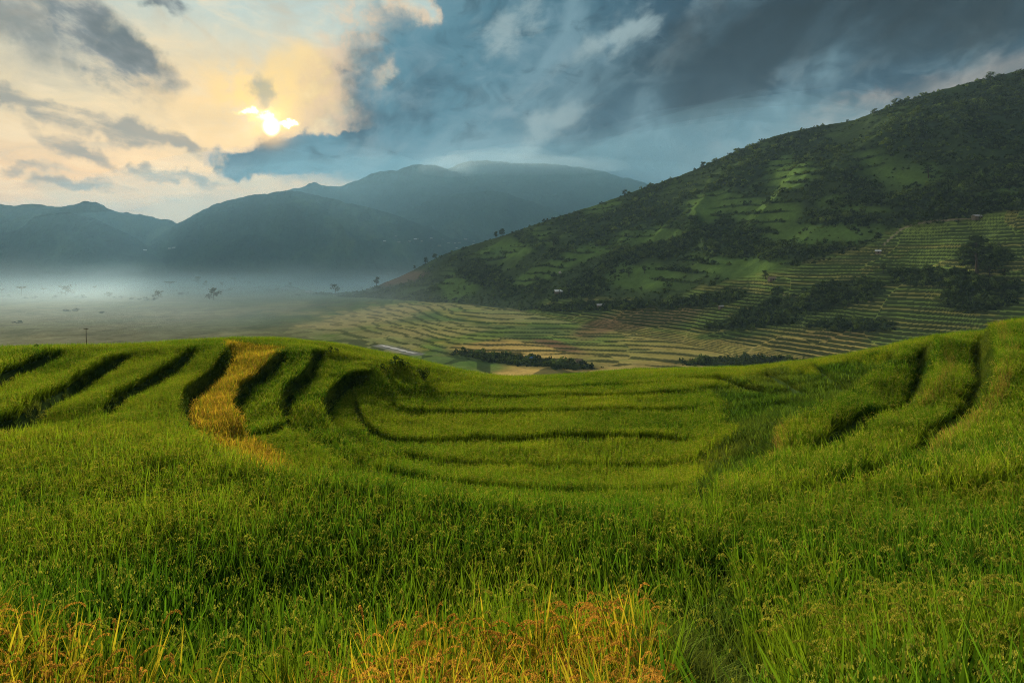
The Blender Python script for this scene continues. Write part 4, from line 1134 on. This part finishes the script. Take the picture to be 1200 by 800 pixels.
for u, v, h, kind, w, lab in [
    (25, 346, 11, 'umbrella', 1.3, 'flat-topped tree in the mist near the left edge, second from the edge'),
    (2, 344, 6, 'umbrella', 1.2, 'small misty tree cut by the left edge of the view'),
    (51, 344, 7, 'umbrella', 1.1, 'little flat-topped tree in the mist left of the dense bushy one'),
    (77, 346, 12, 'bushy', 1.5, 'dense bushy tree standing alone in the mist on the left plain'),
    (111, 342, 7, 'umbrella', .9, 'small thin tree in the mist right of the dense bushy one'),
    (199, 338, 9, 'umbrella', 1.9, 'wide low tree clump in the mist below the saddle'),
    (185, 350, 10, 'bushy', 1.4, 'faint bushy tree in front of the wide low clump in the mist'),
    (231, 335, 11, 'round', 1.3, 'leaning-crowned tree in the mist under the rounded hill'),
    (240, 337, 8, 'bushy', 1.2, 'short bushy tree close beside the leaning-crowned misty tree'),
    (250, 351, 14, 'bushy', 1.4, 'broad dim tree nearest to us in the mist under the rounded hill'),
    (260, 337, 7, 'round', 1.3, 'low round tree in mist between two taller ones under the rounded hill'),
    (275, 332, 9, 'umbrella', 1.3, 'tree with a flat spreading top on the brow of the mist bank'),
    (292, 334, 5, 'bushy', 1.6, 'low wide bush-like tree right of the spreading tree in mist'),
    (340, 334, 6, 'round', 1.0, 'small tree in the mist above the white roofed houses'),
    (393, 330, 11, 'round', 1.3, 'tall misty tree near the toe of the right hillside'),
    (128, 348, 6, 'bushy', 1.8, 'low broad tree at the near side of the misty left row'),
    (441, 334, 11, 'tall', 1.4, 'leaning tree standing on the toe of the hillside above the mist'),
    (561, 312, 10, 'round', 1.1, 'round tree on the middle of the far hillside tail'),
    (649, 287, 12, 'bushy', 1.5, 'dark bushy tree clump on the green step of the far slope'),
    (737, 324, 11, 'round', 1.2, 'dark round tree at the edge of the scrub above the terraces'),
    (755, 320, 9, 'tall', 1.3, 'slender dark tree just right of the round one above the terraces'),
    (762, 253, 9, 'bushy', 1.8, 'dark tree clump high on the slope right of the ridge notch'),
    (897, 326, 10, 'round', 1.3, 'dark round tree at the right end of the hedge above the terraces'),
    (1088, 208, 17, 'pine', 1.2, 'dark conifer alone on the bright grass knoll'),
    (1183, 222, 9, 'round', 1.3, 'dark round tree below the knoll near the right edge'),
    (1145, 319, 46, 'pine', 1.35, 'tall dark spreading tree standing over the terraces on the right'),
    (1087, 324, 15, 'round', 1.2, 'dark round-headed tree among terraces, right of a smaller one'),
    (1072, 323, 11, 'bushy', 1.3, 'smaller dark bushy tree left of the round-headed one on the terraces'),
    (1035, 319, 11, 'tall', 1.2, 'thin upright tree on the bright terraces left of the dark pair'),
    (1160, 322, 12, 'bushy', 2.0, 'low wide dark tree right under the tall spreading tree'),
    (1178, 322, 11, 'bushy', 1.8, 'low dark tree at the right of the thicket under the tall tree'),
    (1128, 322, 9, 'bushy', 1.6, 'low dark tree at the left of the thicket under the tall tree'),
    (968, 362, 9, 'bushy', 1.5, 'dark bushy tree inside the gully thicket between the terraces'),
    (995, 348, 10, 'round', 1.3, 'dark round tree at the top of the gully thicket'),
    (500, 300, 0, '', 0, '')]:
    if not kind: continue
    p = ground_at(u, v); tree(p, max(px2m(p, h), 3.0), kind, lab, None, w, int(u))
for u, h, kind, w, lab in [
    (497, 8, 'round', 1.2, 'left tree of the pair on the lower ridge skyline'), (508, 7, 'round', 1.3, 'right tree of the pair on the lower ridge skyline'),
    (485, 5, 'round', 1.2, 'lowest small tree on the ridge skyline above the mist'),
    (580, 8, 'tall', 1.5, 'upright tree at the left of the clump on the middle skyline'), (587, 9, 'round', 1.3, 'round tree at the right of the clump on the middle skyline'),
    (731, 8, 'round', 1.2, 'small tree breaking the ridge skyline above the dark wood'), (823, 7, 'round', 1.2, 'small tree on the ridge skyline just before it steepens'),
    (1023, 6, 'bushy', 1.6, 'low bushy tree on the upper ridge skyline'), (1048, 7, 'bushy', 1.5, 'second low bushy tree on the upper ridge skyline, further right'),
    (1159, 10, 'round', 1.4, 'highest tree on the ridge skyline at the top right'), (1168, 6, 'bushy', 1.4, 'low tree beside the highest tree on the skyline')]:
    p = ridge_at(u); tree(p, px2m(p, h) + 1, kind, lab, None, w, int(u))

HB = [leaf_ball(1950 + i, 110, .12, .7, 6).mesh('bush', [M['tree']]) for i in range(3)]
for i, (u, v) in enumerate([(8, 348), (36, 349), (62, 349), (92, 349), (140, 349), (152, 350), (166, 351), (178, 352), (210, 345), (220, 344), (268, 341), (284, 339), (304, 338), (322, 340), (352, 346), (372, 345), (386, 344), (404, 342), (19, 378), (86, 364), (118, 366)]):
    p = ground_at(u + rng.uniform(-3, 3), v); k_ = px2m(p, rng.uniform(3.0, 5.0))
    o = link('bush', HB[i % 3], None, None, p - np.array((0, 0, .3))); o.scale = (k_ * rng.uniform(1.4, 2.4), k_ * 1.5, k_ * rng.uniform(.7, 1.1)); o['tint'] = .2
    tag(o, 'low dim bush along the field edges of the misty left plain', 'bush', 'bushes on the misty left plain')

# huts and houses
def hut_meshes(w, d, h, pitch, over):
    v = [(-w, -d, -1.5), (w, -d, -1.5), (w, d, -1.5), (-w, d, -1.5), (-w, -d, h), (w, -d, h), (w, d, h), (-w, d, h), (-w, 0, h + pitch * .96), (w, 0, h + pitch * .96)]
    body = mesh_np('wall', v, [np.array([[0, 1, 5, 4], [2, 3, 7, 6]]), np.array([[1, 2, 6, 9, 5], [3, 0, 4, 8, 7]])], False)
    W, D = w + over, d + over; e = h - over * pitch / d; t = .18; hp = h + pitch + .05
    v = [(-W, -D, e), (W, -D, e), (W, 0, hp), (-W, 0, hp), (-W, D, e), (W, D, e), (-W, -D, e + t), (W, -D, e + t), (W, 0, hp + t), (-W, 0, hp + t), (-W, D, e + t), (W, D, e + t)]
    roof = mesh_np('roof', v, [np.array([[3, 2, 1, 0], [4, 5, 2, 3], [6, 7, 8, 9], [9, 8, 11, 10], [0, 1, 7, 6], [5, 4, 10, 11]]), np.array([[1, 2, 8, 7, 7, 7][:4], [2, 5, 11, 8], [0, 6, 9, 3], [3, 9, 10, 4]])], False)
    def panel(x0, x1, z0, z1):
        y0, y1 = -d - .06, -d + .02
        vv = [(x0, y0, z0), (x1, y0, z0), (x1, y0, z1), (x0, y0, z1), (x0, y1, z0), (x1, y1, z0), (x1, y1, z1), (x0, y1, z1)]
        return mesh_np('door', vv, np.array([[0, 1, 2, 3], [0, 4, 5, 1], [3, 2, 6, 7], [0, 3, 7, 4], [1, 5, 6, 2]]), False)
    return body, roof, panel(-.6, .6, -.2, h * .8), panel(w * .45, w * .75, h * .35, h * .75)
HUT = {}
def hut(name, pos, wpx, rotz, roof_mat, label, cat, group=None, depth=.6, low=1.0):
    w = wpx * pos[1] / F / 2; key = (round(w, 1), depth, low)
    if key not in HUT: HUT[key] = hut_meshes(w, w * depth, min(2.6, w * .8) * low, w * .38, .35)
    b, r_, d_, wi = HUT[key]
    e = bpy.data.objects.new(name, None); COL.objects.link(e); e.location = pos; e.rotation_euler = (0, 0, rotz); tag(e, label, cat, group)
    def part(nm, me, m):
        me2 = me.copy() if me.materials else me
        me2.materials.clear(); link(nm, me2, M[m] if isinstance(m, str) else m, e)
    part('wall', b, 'wall'); part('roof', r_, roof_mat); part('door', d_, 'dark'); part('window', wi, 'dark')
    return e
for u, v, w, rz, rm, lab, in [
    (655, 343, 10, .1, 'roof_white', 'hut with a long white roof above the dark terraces'),
    (704, 359, 9, -.1, 'roof_grey', 'small greyish hut on the edge of the terraces right of the white roofed one'),
    (1145, 256, 10, .15, 'roof_grey', 'grey roofed hut at the end of the dirt path high on the right'),
    (1029, 295, 6, -.4, 'roof_white', 'tiny pale hut among dark bushes at the foot of the dirt path'),
    (905, 328, 9, .2, 'roof_brown', 'brown roofed hut beside the terraces right of the hedge'),
    (679, 424, 8, .1, 'roof_brown', 'low brown shelter in the golden fields on the valley floor'),
    (845, 361, 6, .3, 'roof_grey', 'small grey shelter at the foot of the scrub slope'),
    (334, 339, 8, .2, 'roof_white', 'leftmost white roofed house on the misty valley floor'),
    (346, 340, 6, -.3, 'roof_white', 'middle white roofed house on the misty valley floor'),
    (361, 343, 8, .4, 'roof_white', 'rightmost white roofed house on the misty valley floor')]:
    p = ground_at(u, v); hut('hut' if 'h' == lab[-1] or 'hut' in lab or 'shelter' in lab else 'house', p, w, rz, rm, lab, 'house' if 'house' in lab else 'hut')
vill = [(451, 283), (463, 281), (478, 282), (484, 284), (489, 282), (497, 285), (506, 283), (520, 284), (527, 286), (534, 284), (541, 285), (547, 283), (553, 284), (558, 286), (549, 287), (537, 288), (515, 288), (470, 286)]
for i, (u, v) in enumerate(vill):
    p = mountain_at(u + rng.uniform(-3, 3), v + rng.uniform(-4, 4)); hut('house', p, rng.uniform(1.8, 3.6), rng.uniform(-.6, .6), 'roof_grey' if i % 3 else 'roof_white', 'tiny pale house of the village at the foot of the far hills', 'house', 'houses of the far village')
for u, v in [(170, 294), (199, 292), (204, 291)]:
    p = mountain_at(u, v); hut('house', p, 3.4, .2, 'roof_white', 'lone white speck of a house low on the wooded blue hill', 'house', 'houses on the wooded blue hill')
# blue tarpaulin tent in the golden field
p = ground_at(621, 420)
e = bpy.data.objects.new('tent', None); COL.objects.link(e); e.location = p; tag(e, 'small blue tarpaulin shelter in the golden fields on the valley floor', 'tent')
s_ = px2m(p, 4)
tv = [(-s_, -s_ * .6, 0), (s_, -s_ * .6, 0), (s_, 0, s_ * .8), (-s_, 0, s_ * .8), (-s_, s_ * .6, 0), (s_, s_ * .6, 0)]
link('cover', mesh_np('cover', tv, [np.array([[0, 1, 2, 3], [3, 2, 5, 4]]), np.array([[1, 5, 2], [4, 0, 3]])], False), M['blue'], e)
for sx in (-1, 1):
    V_, F_ = [], []; tube(V_, F_, [(sx * s_ * 1.03, 0, -.3), (sx * s_ * 1.03, 0, s_ * .9)], [.12, .10], 6); link('pole', mesh_np('pole', V_, np.array(F_)), M['bark'], e)
# pale boulder on the spur
pm_b = bmesh.new(); bmesh.ops.create_icosphere(pm_b, subdivisions=2, radius=1.0)
for v_ in pm_b.verts:
    k_ = 1 + .28 * math.sin(v_.co.x * 3.1 + v_.co.y * 2.3) + .2 * math.cos(v_.co.z * 4 + v_.co.x); v_.co *= k_
me_b = bpy.data.meshes.new('boulder'); pm_b.to_mesh(me_b); pm_b.free()
p = ground_at(656, 320); o = link('boulder', me_b, M['stone'], None, p + np.array((0, 0, 1.0))); o.scale = (2.6, 2.2, 3.6); tag(o, 'pale boulder on the spur above the white roofed hut', 'boulder')
# thin post on the crest of the left spur
q = unproj(101, 402); zq_ = float(S(np.array([q[0]]), np.array([q[1]]))[0]) + CZ
e = bpy.data.objects.new('post', None); COL.objects.link(e); e.location = (q[0], q[1], zq_ - .8); tag(e, 'thin wooden post with a small crosspiece on the crest of the left spur', 'post')
V_, F_ = [], []; tube(V_, F_, [(0, 0, -.3), (.01, 0, 1.0), (-.01, 0, 2.3)], [.035, .03, .025], 6); link('pole', mesh_np('pole', V_, np.array(F_)), M['bark'], e)
V_, F_ = [], []; tube(V_, F_, [(-.22, -.03, 2.2), (.22, -.03, 2.24)], [.03, .03], 6); link('crosspiece', mesh_np('crosspiece', V_, np.array(F_)), M['bark'], e)
# dark shrubs on the near spur
NS = [leaf_ball(970 + i, 420, .055, .9, 9).mesh('shrub', [M['shrub']]) for i in range(3)]
for i, (u, v, wpx, lab) in enumerate([(470, 427, 22, 'dark shrub on the brow of the spur, nearest the stream'), (494, 440, 20, 'dark shrub on the right flank of the spur above the bowl'), (448, 432, 18, 'dark shrub between two narrow strips at the end of the spur'), (424, 446, 18, 'dark shrub at the head of the round hollow'), (408, 438, 12, 'small dark shrub at the top of the hooked strip'), (386, 410, 16, 'low dark shrub hedge at the top of the bright green strip'), (50, 406, 18, 'bright leafy bush on the crest at the far left')]):
    q = unproj(u, v); z_ = float(S(np.array([q[0]]), np.array([q[1]]))[0]) + CZ
    o = link('shrub', NS[i % 3], None, None, (q[0], q[1], z_ - .9)); k_ = wpx * q[1] / F * .75; o.scale = (k_, k_, k_ * 1.15); o.rotation_euler = (0, 0, i * 1.3); o['tint'] = .1; tag(o, lab, 'shrub')

# scrub on the slopes: the 300 largest bushes singly, the rest as one growth
idx_r, idx_c = np.where((FM > .12) & (BB == 0) & (VV < 445) & (UU > -30) & (UU < 1230) & (DD > 480))
w_ = FM[idx_r, idx_c] ** 1.2
n_s = 21000
ch = rng.choice(len(idx_r), n_s, replace=False, p=w_ / w_.sum())
sx_, sy_, sz_ = XX[idx_r, idx_c][ch], YY[idx_r, idx_c][ch], Z[idx_r, idx_c][ch]
sx_ = sx_ + rng.normal(0, .8, n_s)
sz_s = np.clip(rng.lognormal(math.log(3.1), .38, n_s), 1.4, 9.0) * (0.8 + 0.5 * FM[idx_r, idx_c][ch])
order = np.argsort(-(sz_s / sy_)); big = order[:300]; rest = order[300:]
SH = PROTO['shrub']
for q in big:
    o = link('bush', SH[int(rng.integers(0, len(SH)))].data, None, None, (sx_[q], sy_[q], sz_[q] - .3))
    o.scale = (sz_s[q] * rng.uniform(.8, 1.3), sz_s[q] * rng.uniform(.8, 1.3), sz_s[q] * rng.uniform(.8, 1.25)); o.rotation_euler = (0, 0, rng.uniform(0, 6.28)); o['tint'] = float(rng.uniform(0, 1) ** 1.6)
    up_ = Z[NF:NF + NH].max()
    if sy_[q] < 760 and sx_[q] > 200: tag(o, 'dark bush in the thickets between the right-hand terraces', 'bush', 'bushes between the right-hand terraces')
    elif sx_[q] > 330: tag(o, 'dark bush high on the right part of the hillside', 'bush', 'bushes high on the right hillside')
    else: tag(o, 'dark bush along the hedges of the valley terraces', 'bush', 'bushes along the valley terraces')
k3 = np.stack([sz_s[rest] * rng.uniform(.8, 1.3, len(rest)), sz_s[rest] * rng.uniform(.8, 1.3, len(rest)), sz_s[rest] * rng.uniform(.75, 1.2, len(rest))], 1)
scatter('hillside_scrub', np.stack([sx_, sy_, sz_ - .3], 1)[rest], np.stack([np.zeros(len(rest)), np.zeros(len(rest)), rng.uniform(0, 6.28, len(rest))], 1), k3, rng.uniform(0, 1, len(rest)) ** 1.6, SH, 'dark scrub covering the hillside and the gullies between terraces')

# ------------------------------------------------------------------ air: valley haze and the morning mist
def volume_mat(name, col, density, aniso=0.0):
    m, N, out = new_mat(name)
    v = N.node('ShaderNodeVolumePrincipled')
    v.inputs['Color'].default_value = (*col, 1); v.inputs['Density'].default_value = density
    v.inputs['Anisotropy'].default_value = aniso
    N.t.links.new(v.outputs[0], out.inputs['Volume'])
    return m
def box_mesh(name, lo, hi):
    (a, b, c), (d, e, f) = lo, hi
    v = [(a, b, c), (d, b, c), (d, e, c), (a, e, c), (a, b, f), (d, b, f), (d, e, f), (a, e, f)]
    q = np.array([[0, 3, 2, 1], [4, 5, 6, 7], [0, 1, 5, 4], [1, 2, 6, 5], [2, 3, 7, 6], [3, 0, 4, 7]])
    return mesh_np(name, v, q, False)
hz = link('haze', box_mesh('haze', (-9600, -3400, -26), (9600, 9500, 800)), volume_mat('haze_air', (0.52, 0.80, 1.0), 0.3e-4))
tag(hz, 'thin blue morning haze filling the whole valley', kind='stuff')

def lens(name, cx, cy, cz, rx, ry, rz, ang, density, col, label, seed, aniso=0.5):
    """flat lens of ground mist with a billowed upper side"""
    nu, nv = 64, 18
    th_ = np.linspace(0, 2 * np.pi, nu, endpoint=False)
    P = [(0, 0, 1.0)]
    rows = []
    ph_ = np.linspace(0, np.pi, nv + 2)[1:-1]
    for p in ph_: rows.append(np.stack([np.sin(p) * np.cos(th_), np.sin(p) * np.sin(th_), np.full(nu, np.cos(p))], 1))
    V = np.vstack([np.array([[0, 0, 1.0]])] + rows + [np.array([[0, 0, -1.0]])])
    n = fbm(V[:, 0] * 2.3 + seed, V[:, 1] * 2.3, seed, 4)
    V[:, 2] *= np.where(V[:, 2] > 0, 1 + 0.7 * n, 0.35)
    V[:, :2] *= (1 + 0.25 * n)[:, None]
    x, y = V[:, 0] * rx, V[:, 1] * ry
    ca, sa = math.cos(ang), math.sin(ang)
    W = np.stack([cx + x * ca - y * sa, cy + x * sa + y * ca, cz + V[:, 2] * rz], 1)
    fq, ft = [], []
    for i in range(nv - 1):
        for j in range(nu):
            a = 1 + i * nu + j; b = 1 + i * nu + (j + 1) % nu
            fq.append((a, a + nu, b + nu, b))
    for j in range(nu):
        ft.append((0, 1 + j, 1 + (j + 1) % nu)); e = len(V) - 1; s_ = 1 + (nv - 1) * nu
        ft.append((e, s_ + (j + 1) % nu, s_ + j))
    o = link(name, mesh_np(name, W, [np.array(fq), np.array(ft)]), volume_mat(name, col, density, aniso))
    tag(o, label, kind='stuff'); return o
MC = (0.84, 0.95, 1.0)
lens('mist', -200, 3400, 0, 3600, 1550, 640, 0.0, 3.2e-4, (0.42, 0.77, 1.0), 'deep blue haze gathered over the far end of the valley', 21, -0.3)
# ground mist: thickest low down along the foot of the hills, thinning upwards and towards us
m, N, out = new_mat('ground_mist')
X_, Y_, Z_ = N.sep(E(N, N.node('ShaderNodeNewGeometry').outputs['Position']))
nz = N.noise(N.vec(X_ * 0.0022, Y_ * 0.0022, Z_ * 0.012), 1.0, 3.0, 0.55)
low = N.math('EXPONENT', (Z_ - 4.0) * (-1.0 / 21.0) * (1.5 - nz))
amount = 0.0007 + N.smooth(1400.0, 2450.0, Y_) * 0.0075
edge = N.smooth(350.0, -550.0, X_ + (2400.0 - Y_) * -0.05) * N.smooth(900.0, 1350.0, Y_) * N.smooth(250.0, 190.0, Z_)
v = N.node('ShaderNodeVolumePrincipled'); v.inputs['Color'].default_value = (0.74, 0.93, 1.0, 1); v.inputs['Anisotropy'].default_value = 0.4
N.put(v.inputs['Density'], low * amount * edge * (0.1 + nz * 1.8))
N.t.links.new(v.outputs[0], out.inputs['Volume'])
o = link('mist', box_mesh('mist', (-3600, 880, -12), (420, 2950, 255)), m)
tag(o, 'white morning mist lying low over the left plain and the feet of the hills', kind='stuff')
lens('mist', -330, 3560, 560, 150, 90, 80, 0.3, 0.9e-3, MC, 'small wisp of cloud rising off the far mountain shoulder', 27, 0.0)
lens('mist', 60, 3900, 620, 560, 260, 90, 0.0, 1.0e-3, (0.55, 0.66, 0.72), 'flat cloud resting on the far mountain top', 29, 0.0)
